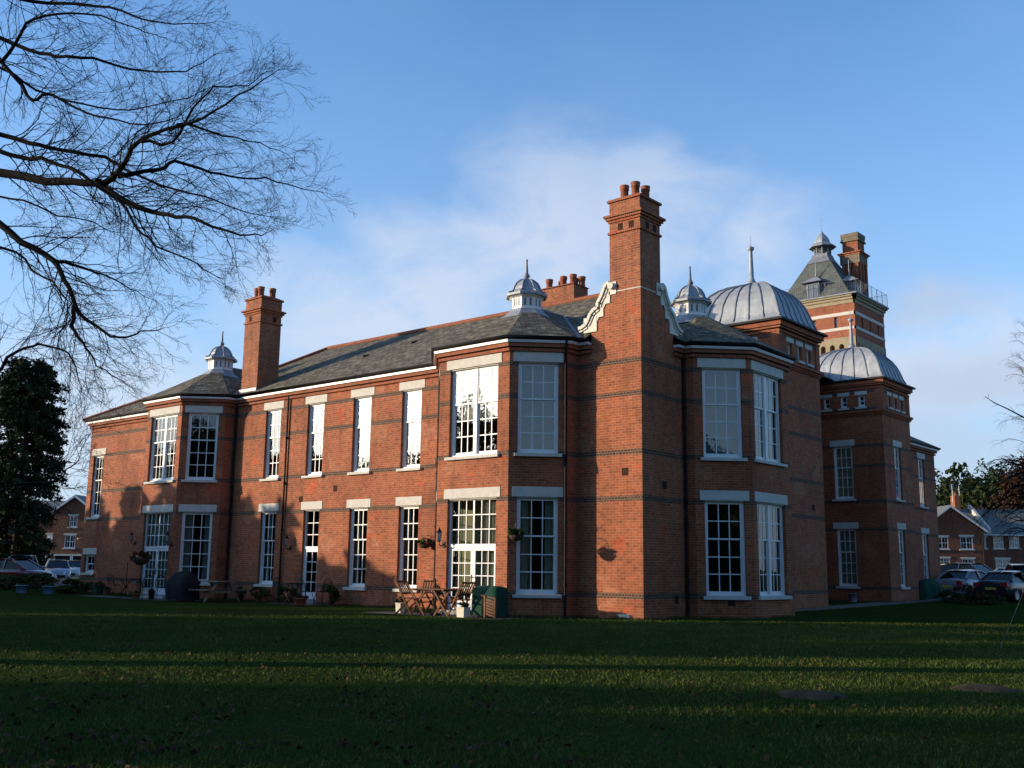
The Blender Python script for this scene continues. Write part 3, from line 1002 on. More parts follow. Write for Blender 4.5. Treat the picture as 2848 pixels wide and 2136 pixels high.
def bay_roof(map_, hw, cant):
    """half-octagon roof over a bay: local x along the wall, y outwards"""
    e = OV
    f = 1.72 + e
    k8 = e * math.tan(R(22.5))
    E = [(-hw - cant - e, .5 + k8), (-hw - k8, f), (hw + k8, f), (hw + cant + e, .5 + k8)]
    ax = (0.0, -.75)
    az = ZR0 + .605 * (f + .75)
    back = (0.0, -((az - ZR0) / K - OV))
    V = [(-hw - cant - e, e), (hw + cant + e, e)]
    P = lambda q, z: map_(q[0], q[1], z)
    roof.poly([P(E[1], ZR0), P(ax, az), P(E[2], ZR0)]) if False else None
    roof.poly([P(E[1], ZR0), P(E[2], ZR0), P(ax, az)])
    roof.poly([P(E[2], ZR0), P(E[3], ZR0), P(ax, az)])
    roof.poly([P(E[0], ZR0), P(E[1], ZR0), P(ax, az)])
    roof.poly([P(E[3], ZR0), P(V[1], ZR0), P(back, az), P(ax, az)])
    roof.poly([P(V[0], ZR0), P(E[0], ZR0), P(ax, az), P(back, az)])
    ld = MB()
    up = lambda q, z: Vector(P(q, z)) + Vector((0, 0, .015))
    ld.tube([up(V[1], ZR0), up(back, az)], .06, 6); ld.tube([up(V[0], ZR0), up(back, az)], .06, 6)
    ld.tube([up(ax, az), up(back, az)], .06, 6)
    ld.build('lead_valley', 'lead_dark', B)


BAYS = [(lambda x, y, z: (-4.905 + x, -y, z), 1.425, 1.22, (-4.905, .75), .0),
        (lambda x, y, z: (-22.12 + x, -y, z), 1.29, 1.22, (-22.12, .78), .0),
        (lambda x, y, z: (y - .15, 4.785 + x, z), 1.265, 1.22, (-1.0, 4.75), .0)]


def lantern(cx, cy, zb):
    s8 = math.pi / 8
    skirt = MB().lathe(cx, cy, [(1.00, zb - .36), (.80, zb - .245), (.64, zb - .10), (.575, zb + .0)], 8, s8, False)
    lt = skirt.build('roof_lantern', 'lead', B)
    d = MB().lathe(cx, cy, [(.535, zb), (.50, zb + .06), (.50, zb + .40), (.60, zb + .43)], 8, s8, False)
    for j in range(8):
        a0, a1 = s8 + j * math.pi / 4, s8 + (j + 1) * math.pi / 4
        p0 = Vector((cx + .505 * math.cos(a0), cy + .505 * math.sin(a0), 0)); p1 = Vector((cx + .505 * math.cos(a1), cy + .505 * math.sin(a1), 0))
        F = Frame((p1.x, p1.y), (p0.x, p0.y)) if False else Frame((p0.x, p0.y), (p1.x, p1.y))
        for t in (0.0, .93):
            d.wbox(F, F.len * t, F.len * t + .027, -.01, .018, zb + .06, zb + .39)
        for t in (.12, .58):
            d.wbox(F, F.len * t, F.len * t + .020, -.01, .014, zb + .10, zb + .36); d.wbox(F, F.len * (t + .24), F.len * (t + .24) + .020, -.01, .014, zb + .10, zb + .36)
    d.build('drum', 'white', lt)
    sl_ = MB()
    for j in range(8):
        a0, a1 = s8 + j * math.pi / 4, s8 + (j + 1) * math.pi / 4
        F = Frame((cx + .50 * math.cos(a0), cy + .50 * math.sin(a0)), (cx + .50 * math.cos(a1), cy + .50 * math.sin(a1)))
        for t in (.17, .63):
            sl_.wbox(F, F.len * t, F.len * t + F.len * .18, -.05, .006, zb + .11, zb + .35)
    sl_.build('louvre', 'lead_dark', lt)
    MB().lathe(cx, cy, [(.50, zb + .38), (.56, zb + .41), (.615, zb + .44), (.60, zb + .45)], 8, s8, False).build('cornice', 'white', lt)
    dm = MB().lathe(cx, cy, [(.60, zb + .445), (.70, zb + .45), (.71, zb + .52), (.66, zb + .545), (.52, zb + .60), (.465, zb + .68), (.44, zb + .78), (.36, zb + .92), (.22, zb + 1.03), (.09, zb + 1.08), (.06, zb + 1.10)], 8, s8, False)
    for j in range(8):
        a = s8 + j * math.pi / 4
        dm.tube([(cx + r * math.cos(a), cy + r * math.sin(a), z) for r, z in ((.66, zb + .58), (.53, zb + .62), (.475, zb + .69), (.45, zb + .79), (.37, zb + .93), (.23, zb + 1.04), (.09, zb + 1.09))], .024, 5)
    dm.build('dome', 'lead', lt)
    MB().lathe(cx, cy, [(.05, zb + 1.06), (.06, zb + 1.12), (.10, zb + 1.17), (.105, zb + 1.22), (.06, zb + 1.27), (.048, zb + 1.32), (.024, zb + 1.70), (.035, zb + 1.71), (.035, zb + 1.76), (.0, zb + 1.77)], 10).build('finial', 'lead_dark', lt)


for mp_, hw, ct, (lx, ly), _ in BAYS:
    bay_roof(mp_, hw, ct)
for (lx, ly) in ((-4.905, .75), (-22.12, .78), (-1.12, 4.72)):
    lantern(lx, ly, 9.57)
roof.build('roof', 'slate', B)
rg = MB()
rg.tube([(-20.1, YR, ZR + .03), (-YR, YR, ZR + .02)], .10, 8); rg.tube([(-YR, YR, ZR + .03), (-YR, 33.5, ZR + .02)], .10, 8)
rg.tube([(-YR, YR, ZR + .03), (-.4, .4, ns(0, .4)[2] + .02)], .09, 8)
rg.tube([(-20.1, YR, ZR + .03), (-23.3, -OV, ZR0 + .02)], .09, 8)
rg.tube([(-31.7, -OV, ZR0 + .02), (-28.1, 3.3, ns(0, 3.3)[2] + .02), (-23.2, 3.3, ns(0, 3.3)[2] + .02)], .09, 8)
rg.build('ridge_tile', 'ridge', B)
for x, y in ((-14.9, 2.2), (-13.0, 3.0), (-6.9, 1.0)):
    p = ns(x, y)
    MB().hexa([(x, y, p[2]), (x + .42, y, p[2]), (x + .42, y + .3, p[2] + .165), (x, y + .3, p[2] + .165), (x, y, p[2] + .09), (x + .42, y, p[2] + .09), (x + .42, y + .3, p[2] + .20), (x, y + .3, p[2] + .20)]).build('roof_vent', 'iron', B)


# --- chimney stacks
def pots(st, spots, z, h=.42, r=.125):
    for x, y in spots:
        MB().lathe(x, y, [(r * 1.0, z - .05), (r * .96, z + h * .62), (r * 1.12, z + h * .66), (r * 1.12, z + h * .80), (r * 1.0, z + h * .82), (r * 1.18, z + h * .90), (r * 1.16, z + h), (r * .86, z + h), (r * .80, z + h * .5)], 14).build('chimney_pot', 'terracotta', st)


def stack(x0, x1, y0, y1, zb, zt, nv=2):
    mb = MB()
    mb.box(x0, x1, y0, y1, zb, zt - .02)
    st = mb.build('chimney', 'brick_plain', B)
    cb = MB()
    for za, zb_, pr in ((zt - 1.02, zt - .95, .045), (zt - .66, zt - .59, .035), (zt - .585, zt - .51, .085), (zt - .505, zt - .44, .14), (zt - .02, zt + .05, .055)):
        cb.box(x0 - pr, x1 + pr, y0 - pr, y1 + pr, za, zb_)
    # weathered mortar cap
    cb.hexa([(x0 - .05, y0 - .05, zt + .052), (x1 + .05, y0 - .05, zt + .052), (x1 + .05, y1 + .05, zt + .052), (x0 - .05, y1 + .05, zt + .052),
             (x0 + .16, y0 + .16, zt + .16), (x1 - .16, y0 + .16, zt + .16), (x1 - .16, y1 - .16, zt + .16), (x0 + .16, y1 - .16, zt + .16)])
    cb.build('corbel_course', 'brick_rubbed', st)
    g = MB()
    for t in ((.36, .72) if nv == 2 else (.35,)):
        u = x0 + (x1 - x0) * t
        g.box(u - .085, u + .085, y0 - .008, y0 + .05, zt - .93, zt - .72)
        v = y0 + (y1 - y0) * (t if nv == 2 else .68)
        g.box(x1 - .05, x1 + .008, v - .085, v + .085, zt - .93, zt - .72)
    g.build('vent', 'grille', st)
    return st


s1 = stack(-1.08, 0, 0, 1.08, 9.5, 12.20)
pots(s1, [(-.76, .34), (-.34, .30), (-.30, .78)], 12.34)
sc_ = MB()                                    # pale string and stone scrolls stepping down from the stack
sc_.box(-1.10, .012, -.012, 1.10, 9.40, 9.43)
sc_.build('string_course', 'stone', s1)


def scroll(P):
    """P(u, z, o): carved stone coping, u measured back from the corner"""
    mb = MB()
    blocks = [(.84, 1.10, 9.34, 9.72), (1.06, 1.32, 9.09, 9.45), (1.30, 1.56, 8.72, 9.16), (1.54, 2.02, 8.30, 8.76)]
    for u0, u1, z0, z1 in blocks:
        q = [P(u0, z0, -.03), P(u1, z0, -.03), P(u1, z0, .36), P(u0, z0, .36), P(u0, z1, -.03), P(u1, z1, -.03), P(u1, z1, .36), P(u0, z1, .36)]
        mb.hexa(q)
    curve = [(.98, 9.62), (1.06, 9.70), (1.16, 9.68), (1.24, 9.58), (1.30, 9.42), (1.38, 9.28), (1.47, 9.16), (1.49, 9.02), (1.62, 8.96), (1.74, 8.86), (1.82, 8.70), (1.92, 8.55), (2.06, 8.48), (2.18, 8.46)]
    for (dz, wd, pr) in ((.0, .10, .10), (-.10, .05, .06)):
        for a, b in zip(curve, curve[1:]):
            d = Vector((b[0] - a[0], b[1] - a[1])).normalized()
            nn = Vector((-d.y, d.x)) if d.x > 0 else Vector((d.y, -d.x))
            n_ = Vector((abs(nn.x), abs(nn.y)))
            p = [(a[0] + n_.x * (dz - wd / 2), a[1] + n_.y * (dz - wd / 2)), (b[0] + n_.x * (dz - wd / 2), b[1] + n_.y * (dz - wd / 2)),
                 (b[0] + n_.x * (dz + wd / 2), b[1] + n_.y * (dz + wd / 2)), (a[0] + n_.x * (dz + wd / 2), a[1] + n_.y * (dz + wd / 2))]
            mb.hexa([P(*p[0], -pr), P(*p[1], -pr), P(*p[1], .40), P(*p[0], .40), P(*p[3], -pr), P(*p[2], -pr), P(*p[2], .40), P(*p[3], .40)])
    # webs of stone under the curves, then the rolled end
    web = [(.92, 9.50), (1.20, 9.62), (1.46, 9.14), (1.50, 9.0), (1.78, 8.82), (2.02, 8.50), (2.02, 8.40), (1.60, 8.50), (1.34, 8.9), (1.10, 9.25)]
    mb.poly([P(u, z, -.026) for u, z in web])
    mb.poly([P(u, z, .352) for u, z in web][::-1])
    c = []
    for k in range(15):
        a = 2 * math.pi * k / 14
        c.append((.985 + .10 * math.cos(a), 9.585 + .10 * math.sin(a)))
    for (a, b) in zip(c, c[1:]):
        mb.poly([P(*a, -.13), P(*b, -.13), P(*b, .40), P(*a, .40)])
    mb.poly([P(u, z, -.13) for u, z in c[:-1]])
    return mb.build('scroll_coping', 'stone_white', B)


scroll(lambda u, z, o: (-u, o, z))
scroll(lambda u, z, o: (-o, u, z))
s2 = stack(-19.45, -18.40, .05, 1.08, 7.99, 12.12, 1)
pots(s2, [(-19.2, .40), (-18.85, .33), (-18.70, .80)], 12.26)
MB().box(-19.50, -18.35, -.02, .049, 8.10, 8.36).build('lead_flashing', 'lead', s2)


def low_stack(x0, x1, y0, y1, zb, zt):
    st = MB().box(x0, x1, y0, y1, zb, zt).build('chimney', 'brick_plain', B)
    cb = MB()
    cb.box(x0 - .05, x1 + .05, y0 - .05, y1 + .05, zt - .60, zt - .52)
    cb.hexa([(x0 - .06, y0 - .06, zt + .002), (x1 + .06, y0 - .06, zt + .002), (x1 + .06, y1 + .06, zt + .002), (x0 - .06, y1 + .06, zt + .002),
             (x0 + .1, y0 + .1, zt + .10), (x1 - .1, y0 + .1, zt + .10), (x1 - .1, y1 - .1, zt + .10), (x0 + .1, y1 - .1, zt + .10)])
    cb.build('corbel_course', 'brick_rubbed', st)
    return st


s3 = low_stack(-8.95, -7.08, 6.2, 7.1, 9.6, 12.10)
pots(s3, [(-8.45, 6.42), (-8.2, 6.9), (-7.75, 6.42), (-7.55, 6.9), (-7.28, 6.42), (-7.2, 6.88)], 12.16, .38, .13)
s4 = low_stack(-20.4, -18.9, 6.2, 7.0, 9.6, 11.05)
pots(s4, [(-19.95, 6.4), (-19.45, 6.4), (-19.1, 6.6)], 11.12, .40, .13)

# --- downpipes, air bricks, thin pipes
pipe(B, -16.12, -.07, 0, 7.98)
pipe(B, -19.50, -.08, 0, 8.0)
pipe(B, -7.98, -.07, 0, 7.98)
MB().tube([(-7.75, -.06, 7.55), (-7.72, -.05, 7.45), (-7.72, -.05, 0)], .03, 6).build('downpipe', 'iron', B)
q = fr(11)
a_ = q.p(q.len - .06, .06, 0)
pipe(B, a_[0], a_[1], 0, 8.0, .04, (.10, -.10))
pipe(B, .07, 2.22, 0, 8.0, .04)
for F_, u, z in ((Frame((-1.56, 0), (0, 0)), .98, 4.08), (Frame((0, 0), (0, 2)), 1.15, 3.75), (fr(7), 4.45, 3.78), (fr(16), 1.0, .45), (Frame((0, 0), (0, 2)), 1.7, .5),
                 (Frame((-.55, 7.5), (-.55, 13)), 1.0, 4.6), (Frame((-.55, 7.5), (-.55, 13)), 4.9, 3.7), (Frame((-.55, 7.5), (-.55, 13)), 2.8, 2.1), (fr(7), 6.4, 4.1)):
    MB().wbox(F_, u - .11, u + .11, -.04, .006, z - .11, z + .11).build('vent', 'grille', B)
MB().wbox(Frame((-1.56, 0), (0, 0)), .72, 1.10, -.04, .012, .02, .12).build('stone_plaque', 'stone_white', B)


# ------------------------------------------------------------------ ground
def gz(x, y):
    d = HF.x * (x - CAM.x) + HF.y * (y - CAM.y); l = HR.x * (x - CAM.x) + HR.y * (y - CAM.y)
    t = min(1, max(0, (d - 46) / 22)); s = min(1, max(0, (l - 8) / 12))
    return -.02 + .22 * t * t * (3 - 2 * t) * s * s * (3 - 2 * s)


def sheet(name, mat, xs, ys, lift=0.0, test=None):
    mb = MB()
    for a, b in zip(xs, xs[1:]):
        for c, d in zip(ys, ys[1:]):
            if test and not test((a + b) / 2, (c + d) / 2):
                continue
            mb.poly([(a, c, gz(a, c) + lift), (b, c, gz(b, c) + lift), (b, d, gz(b, d) + lift), (a, d, gz(a, d) + lift)], True)
    return tag(mb.build(name, mat), kind='structure')


xs = [-900, -300, -160] + list(range(-120, 61, 4)) + [120, 300, 900]
ys = [-900, -300, -120, -60, -40] + list(range(-32, 121, 4)) + [160, 300, 900]
sheet('lawn', 'lawn', xs, ys)


def strip(name, mat, pts, wdt, lift=.004, kerb=0):
    mb = MB()
    a, b = offset_path(pts, -wdt / 2), offset_path(pts, wdt / 2)
    for k in range(len(pts) - 1):
        q = [(*b[k], 0), (*b[k + 1], 0), (*a[k + 1], 0), (*a[k], 0)]
        q = [(x, y, gz(x, y) + lift + kerb) for x, y, _ in q]
        mb.poly(q)
        if kerb:
            low = [(x, y, z - kerb - .05) for x, y, z in q]
            for i in range(4):
                mb.poly([low[i], low[(i + 1) % 4], q[(i + 1) % 4], q[i]])
    return tag(mb.build(name, mat), kind='structure')


ctr = [(-.2, 8.3), (-.35, 12), (-.9, 19), (-1.6, 28), (-2.4, 36), (-3.9, 50), (-5.0, 62)]
strip('path', 'paving', [(x - .75, y) for x, y in ctr], 1.2)
strip('path_kerb', 'paving', ctr, .12, 0, .07)
strip('patio', 'paving', [(-8.0, -2.55), (-2.6, -2.55)], 1.3)
strip('patio', 'paving', [(-26.0, -2.3), (-18.2, -2.3)], 1.1)
strip('patio', 'paving', [(-15.6, -.6), (-13.0, -.6)], 1.1)


def oriented_patch(name, mat, px, depth, wl, wr, dn, df, lift):
    c = dp(px, 1600, depth)
    mb = MB()
    nx, ny = 10, 10
    pts = [[None] * (ny + 1) for _ in range(nx + 1)]
    for i in range(nx + 1):
        for j in range(ny + 1):
            q = Vector((c.x, c.y, 0)) + HR * (wl + (wr - wl) * i / nx) + HF * (dn + (df - dn) * j / ny)
            pts[i][j] = (q.x, q.y, gz(q.x, q.y) + lift)
    mb.grid([list(r) for r in pts], smooth=True, flip=True)
    return tag(mb.build(name, mat), kind='structure')


oriented_patch('car_park', 'asphalt', 2700, 72, -9, 40, -11, 29, .012)
oriented_patch('car_park', 'asphalt', 100, 72, -40, 6, -17, 24, .012)


# ------------------------------------------------------------------ water tower far behind
def water_tower():
    X1, Y0, X0, Y1 = -19.15, 64.25, -27.1, 71.3
    t = thing('water_tower', 'tall square brick tower with steep slate roof and tall flue, behind the lead domes', 'tower')
    A = (X0, Y0, X1, Y1)
    wl = MB()
    Fs = [Frame((X0, Y0), (X1, Y0)), Frame((X1, Y0), (X1, Y1)), Frame((X1, Y1), (X0, Y1)), Frame((X0, Y1), (X0, Y0))]
    hn = [(c, c + .34, 23.22, 24.2) for c in (1.6, 3.9, 6.0)]
    he = [(c, c + .34, 23.22, 24.2) for c in (1.5, 3.4, 5.3)]
    for F, h in zip(Fs, (hn, he, [], [])):
        wall_face(wl, F, 22.25, 25.35, h, .3)
    wl.build('upper_wall', 'brick_tower', t)
    wl = MB().box(X0 + .001, X1 - .001, Y0 + .001, Y1 - .001, 0, 20.3)
    wl.build('wall', 'brick_tower', t)
    for F, h in zip(Fs[:2], (hn, he)):
        for s in h:
            wn = MB().wbox(F, s[0], s[1], -.34, -.25, s[2], s[3]).build('slot_window', 'dark', t)
            MB().wbox(F, s[0] + .03, s[1] - .03, -.25, -.22, s[2] + .05, s[3] - .03).build('pane', 'lampglass', wn)

    def band(za, zb, pr, mat='stone_buff', name='stone_band'):
        mb = MB()
        for F in Fs:
            mb.wbox(F, -pr, F.len + pr, -.1, pr, za, zb)
        return mb.build(name, mat, t)
    band(24.28, 24.58, .03, 'stone'); band(22.93, 23.19, .03, 'stone')
    band(25.35, 25.70, .05); band(25.70, 25.95, .16); band(25.95, 26.12, .30)
    MB().box(X0 - .42, X1 + .42, Y0 - .42, Y1 + .42, 26.122, 26.24).build('terrace', 'lead_dark', t)
    # stone belfry arcade: arched openings
    ar, bk = MB(), MB()
    for F in Fs[:2]:
        n = 9 if F is Fs[0] else 8
        pitch = F.len / n
        r = pitch * .27
        zs, zt, zb = 21.35, 22.25, 20.3
        for k in range(n):
            c = (k + .5) * pitch
            l, rr = k * pitch, (k + 1) * pitch
            arc = [(c + r * math.cos(a), zs + r * 1.25 * math.sin(a)) for a in [math.pi * j / 8 for j in range(9)]]      # right to left
            ar.poly([F.p(u, .06, z) for u, z in [(l, zb), (c - r, zb)] + arc[::-1][:1] + [(c - r, zs), (l, zs)] if True][:4] if False else [F.p(l, .06, zb), F.p(c - r, .06, zb), F.p(c - r, .06, zs), F.p(l, .06, zs)])
            ar.poly([F.p(c + r, .06, zb), F.p(rr, .06, zb), F.p(rr, .06, zs), F.p(c + r, .06, zs)])
            ap = arc[::-1]
            for (a, b) in zip(ap, ap[1:]):
                ar.poly([F.p(a[0], .06, a[1]), F.p(b[0], .06, b[1]), F.p(b[0], .06, zt), F.p(a[0], .06, zt)])
                ar.poly([F.p(a[0], .06, a[1]), F.p(a[0], -.4, a[1]), F.p(b[0], -.4, b[1]), F.p(b[0], .06, b[1])])
            ar.poly([F.p(l, .06, zs), F.p(c - r, .06, zs), F.p(c - r, .06, zt), F.p(l, .06, zt)])
            ar.poly([F.p(c + r, .06, zs), F.p(rr, .06, zs), F.p(rr, .06, zt), F.p(c + r, .06, zt)])
            for x_ in (c - r, c + r):
                ar.poly([F.p(x_, .06, zb), F.p(x_, .06, zs), F.p(x_, -.4, zs), F.p(x_, -.4, zb)])
        bk.wbox(F, .01, F.len - .01, -.5, -.4, 20.31, 22.24)
    ar.build('arcade', 'stone_buff', t)
    bk.build('belfry_wall', 'brick_tower', t)
    # steep slate roof, lead neck
    cx, cy = -23.4, 67.7
    rf = MB()
    bx, by = 3.25, 2.95
    lv = [((X0 + X1) / 2, 3.55, 3.2, 26.24), (cx, 1.15, 1.05, 30.45)]
    rows = [[(c + sx * a, cy + sy * b, z) for sx, sy in ((-1, -1), (1, -1), (1, 1), (-1, 1))] for c, a, b, z in lv]
    rf.grid(rows, True, False)
    rf.build('roof', 'slate_tower', t)
    nk = MB()
    nk.grid([[(cx + sx * a, cy + sy * a, z) for sx, sy in ((-1, -1), (1, -1), (1, 1), (-1, 1))] for a, z in ((1.16, 30.4), (.80, 31.05), (.72, 31.35))], True, False)
    neck = nk.build('roof_neck', 'lead_dark', t)
    ln = MB().lathe(cx, cy, [(.80, 31.3), (.84, 31.42), (.80, 31.43), (.30, 31.44), (.30, 32.1), (.8, 32.12)], 8, math.pi / 8, False)
    for j in range(8):
        a = math.pi / 8 + j * math.pi / 4
        ln.tube([(cx + .74 * math.cos(a), cy + .74 * math.sin(a), 31.4), (cx + .74 * math.cos(a), cy + .74 * math.sin(a), 32.15)], .07, 5)
        for z in (31.55, 31.7, 31.85, 32.0):
            b = a + math.pi / 4
            ln.bar((cx + .7 * math.cos(a), cy + .7 * math.sin(a), z), (cx + .7 * math.cos(b), cy + .7 * math.sin(b), z), .12, .03)
    lan = ln.build('roof_lantern', 'lead_dark', t)
    MB().lathe(cx, cy, [(.75, 32.05), (1.28, 32.10), (1.30, 32.18), (1.0, 32.42), (.74, 32.55), (.70, 32.8), (.58, 33.1), (.35, 33.4), (.16, 33.6), (.10, 33.75), (.03, 33.8), (.015, 35.1), (0, 35.1)], 8, math.pi / 8, False).build('dome', 'lead', lan)

    def dormer(P, c):
        mb = MB()
        pts = [P(c - .62, .15, 26.24), P(c + .62, .15, 26.24), P(c + .62, -2.2, 26.24), P(c - .62, -2.2, 26.24), P(c - .62, .15, 27.95), P(c + .62, .15, 27.95), P(c + .62, -2.2, 27.95), P(c - .62, -2.2, 27.95)]
        mb.hexa(pts)
        d = mb.build('dormer', 'lead_dark', t)
        e = [P(c - 1.05, .55, 27.95), P(c + 1.05, .55, 27.95), P(c + 1.05, -2.2, 27.95), P(c - 1.05, -2.2, 27.95)]
        ap = P(c, -.7, 28.75)
        r_ = MB()
        for k in range(4):
            r_.poly([e[k], e[(k + 1) % 4], ap])
        r_.poly(e[::-1])
        r_.tube([ap, P(c, -.7, 29.0), P(c, -.7, 30.3)], [.10, .05, .02], 6)
        r_.build('roof', 'lead', d)
        w_ = MB().poly([P(c - .5, .18, 26.4), P(c + .5, .18, 26.4), P(c + .5, .18, 27.8), P(c - .5, .18, 27.8)])
        w_.build('pane', 'glass', d)
        f_ = MB()
        Fw_ = Frame(P(c - .5, .19, 0)[:2], P(c + .5, .19, 0)[:2])
        for u in (0, .48, .96):
            f_.wbox(Fw_, u, u + .05, 0, .03, 26.4, 27.8)
        f_.build('frame', 'lead_dark', d)
    y_s = Y0 + .55
    dormer(lambda u, o, z: (u, y_s - o, z), -23.2)
    x_s = X1 - .75
    dormer(lambda u, o, z: (x_s + o, u, z), 67.0)
    # tall flue at the side of the terrace
    sx0, sx1, sy0, sy1 = -21.95, -20.2, 68.6, 70.3
    st = MB()
    st.box(sx0 + .10, sx1 - .05, sy0, sy1, 20, 29.6); st.box(sx0 + .15, sx1 - .1, sy0 + .05, sy1 - .05, 31.2, 32.95)
    Fq = Frame((sx0 + .1, sy0), (sx1 - .05, sy0)); Fe = Frame((sx1 - .05, sy0), (sx1 - .05, sy1))
    for F in (Fq, Fe):
        for u in (0, F.len * .36, F.len * .82):
            st.wbox(F, u, u + F.len * .18, -.02, .16, 26.2, 30.5)
    st.box(sx0 + .12, sx1 - .07, sy0 + .02, sy1 - .02, 29.6, 31.2)
    fl_ = st.build('flue_stack', 'brick_tower', t)
    c_ = MB()
    c_.box(sx0 - .06, sx1 + .1, sy0 - .18, sy1 + .1, 30.3, 31.15)
    c_.build('stone_band', 'stone_grey', fl_)
    c_ = MB()
    for za, zb_, pr in ((31.15, 31.3, .22), (31.3, 31.42, .34)):
        c_.box(sx0 + .1 - pr, sx1 - .05 + pr, sy0 - pr, sy1 + pr, za, zb_)
    cp = MB()
    for za, zb_, pr in ((32.55, 32.70, .10), (32.70, 33.0, .02), (33.0, 33.35, .06)):
        cp.box(sx0 + .1 - pr, sx1 - .05 + pr, sy0 - pr, sy1 + pr, za, zb_)
    cp.build('cap', 'stone_grey', fl_)
    c_.build('corbel_course', 'brick_rubbed', fl_)
    # terrace railing
    rl = MB()
    for (p0, p1) in (((X0 - .3, Y0 - .3), (X1 + .3, Y0 - .3)), ((X1 + .3, Y0 - .3), (X1 + .3, Y1 + .3)), ((X1 + .3, Y1 + .3), (X0 - .3, Y1 + .3))):
        F = Frame(p0, p1)
        n = 6
        for k in range(n + 1):
            u = F.len * k / n
            rl.tube([F.p(u, 0, 26.2), F.p(u, 0, 27.55)], .026, 4)
        for z in (26.35, 27.52):
            rl.tube([F.p(0, 0, z), F.p(F.len, 0, z)], .018, 4)
        k = 0.0
        while k < F.len:
            rl.tube([F.p(k, 0, 26.35), F.p(k, 0, 27.52)], .006, 3, False)
            k += .20
    rl.build('railing', 'lead_dark', t)


water_tower()


# ------------------------------------------------------------------ houses in the distance
class Plane2:
    """a facade square to the level view direction, measured from one spot of the photograph"""
    def __init__(self, pxc, depth, hor):
        c = dp(pxc, hor, depth)
        self.c = Vector((c.x, c.y, 0)); self.k = depth / F_PX; self.px = pxc; self.hor = hor

    def X(self, px): return (px - self.px) * self.k
    def Z(self, py): return (self.hor - py) * self.k + CAM.z

    def XD(self, px, f):
        return (px - PW / 2) * (self.k + f / F_PX) - (self.px - PW / 2) * self.k

    def ZD(self, py, f): return (self.hor - py) * (self.k + f / F_PX) + CAM.z

    def frame(self, x0, x1, fwd=0.0):
        a = self.c + HR * x0 + HF * fwd; b = self.c + HR * x1 + HF * fwd
        return Frame((a.x, a.y), (b.x, b.y))

    def p(self, x, fwd, z):
        q = self.c + HR * x + HF * fwd
        return (q.x, q.y, z)


def house_window(t, F, u0, u1, z0, z1, cols=2):
    mb = MB()
    mb.wbox(F, u0, u1, -.14, -.05, z0, z0 + .08); mb.wbox(F, u0, u1, -.14, -.05, z1 - .08, z1)
    for k in range(cols + 1):
        u = u0 + (u1 - u0 - .08) * k / cols
        mb.wbox(F, u, u + .08, -.14, -.05, z0 + .08, z1 - .08)
    zm = (z0 + z1) / 2
    mb.wbox(F, u0 + .08, u1 - .08, -.13, -.06, zm - .03, zm + .03)
    for q in (.5,):
        for k in range(cols):
            a = u0 + (u1 - u0) * (k + .5) / cols
            mb.wbox(F, a - .015, a + .015, -.12, -.08, z0 + .08, z1 - .08)
    wn = mb.build('window', 'white', t)
    MB().poly([F.p(u0 + .05, -.11, z0 + .05), F.p(u1 - .05, -.11, z0 + .05), F.p(u1 - .05, -.11, z1 - .05), F.p(u0 + .05, -.11, z1 - .05)]).build('pane', 'glass', wn)
    MB().wbox(F, u0 - .12, u1 + .12, -.1, .03, z1, z1 + .16).build('lintel', 'stone_white', wn)
    MB().wbox(F, u0 - .12, u1 + .12, -.1, .08, z0 - .10, z0).build('sill', 'stone_white', wn)


def gable(t, H, x0, x1, xa, ze, za, fwd, depth, holes, z0=0.0):
    """projecting gabled block with its own roof"""
    F = H.frame(x0, x1, fwd)
    wl = MB()
    wall_face(wl, F, z0, ze, [h[:4] for h in holes], .14)
    wl.poly([H.p(x0, fwd, ze), H.p(x1, fwd, ze), H.p(xa, fwd, za)])
    wl.poly([H.p(x1, fwd, z0), H.p(x1, fwd + depth, z0), H.p(x1, fwd + depth, ze), H.p(x1, fwd, ze)])
    wl.poly([H.p(x0, fwd + depth, z0), H.p(x0, fwd, z0), H.p(x0, fwd, ze), H.p(x0, fwd + depth, ze)])
    wl.build('wall', 'brick_house', t)
    o = .25
    sl = (za - ze) / (xa - x0)
    rf = MB()
    for (xe, s) in ((x0 - .3, -1), (x1 + .3, 1)):
        zz = ze - .3 * sl
        q = [H.p(xe, fwd - o, zz + .06), H.p(xa, fwd - o, za + .06), H.p(xa, fwd + depth, za + .06), H.p(xe, fwd + depth, zz + .06)]
        rf.poly(q); rf.poly([(x, y, z + .12) for x, y, z in q])
        rf.poly([q[0], q[1], (q[1][0], q[1][1], q[1][2] + .12), (q[0][0], q[0][1], q[0][2] + .12)])
    rf.build('roof', 'slate_pale', t)
    bb = MB()
    for xe in (x0 - .3, x1 + .3):
        zz = ze - .3 * sl
        bb.hexa([H.p(xe, fwd - o - .04, zz - .06), H.p(xa, fwd - o - .04, za - .06), H.p(xa, fwd - o, za - .06), H.p(xe, fwd - o, zz - .06),
                 H.p(xe, fwd - o - .04, zz + .16), H.p(xa, fwd - o - .04, za + .16), H.p(xa, fwd - o, za + .16), H.p(xe, fwd - o, zz + .16)])
    bb.build('bargeboard', 'white', t)
    for h in holes:
        house_window(t, F, *h[:4])
    return F


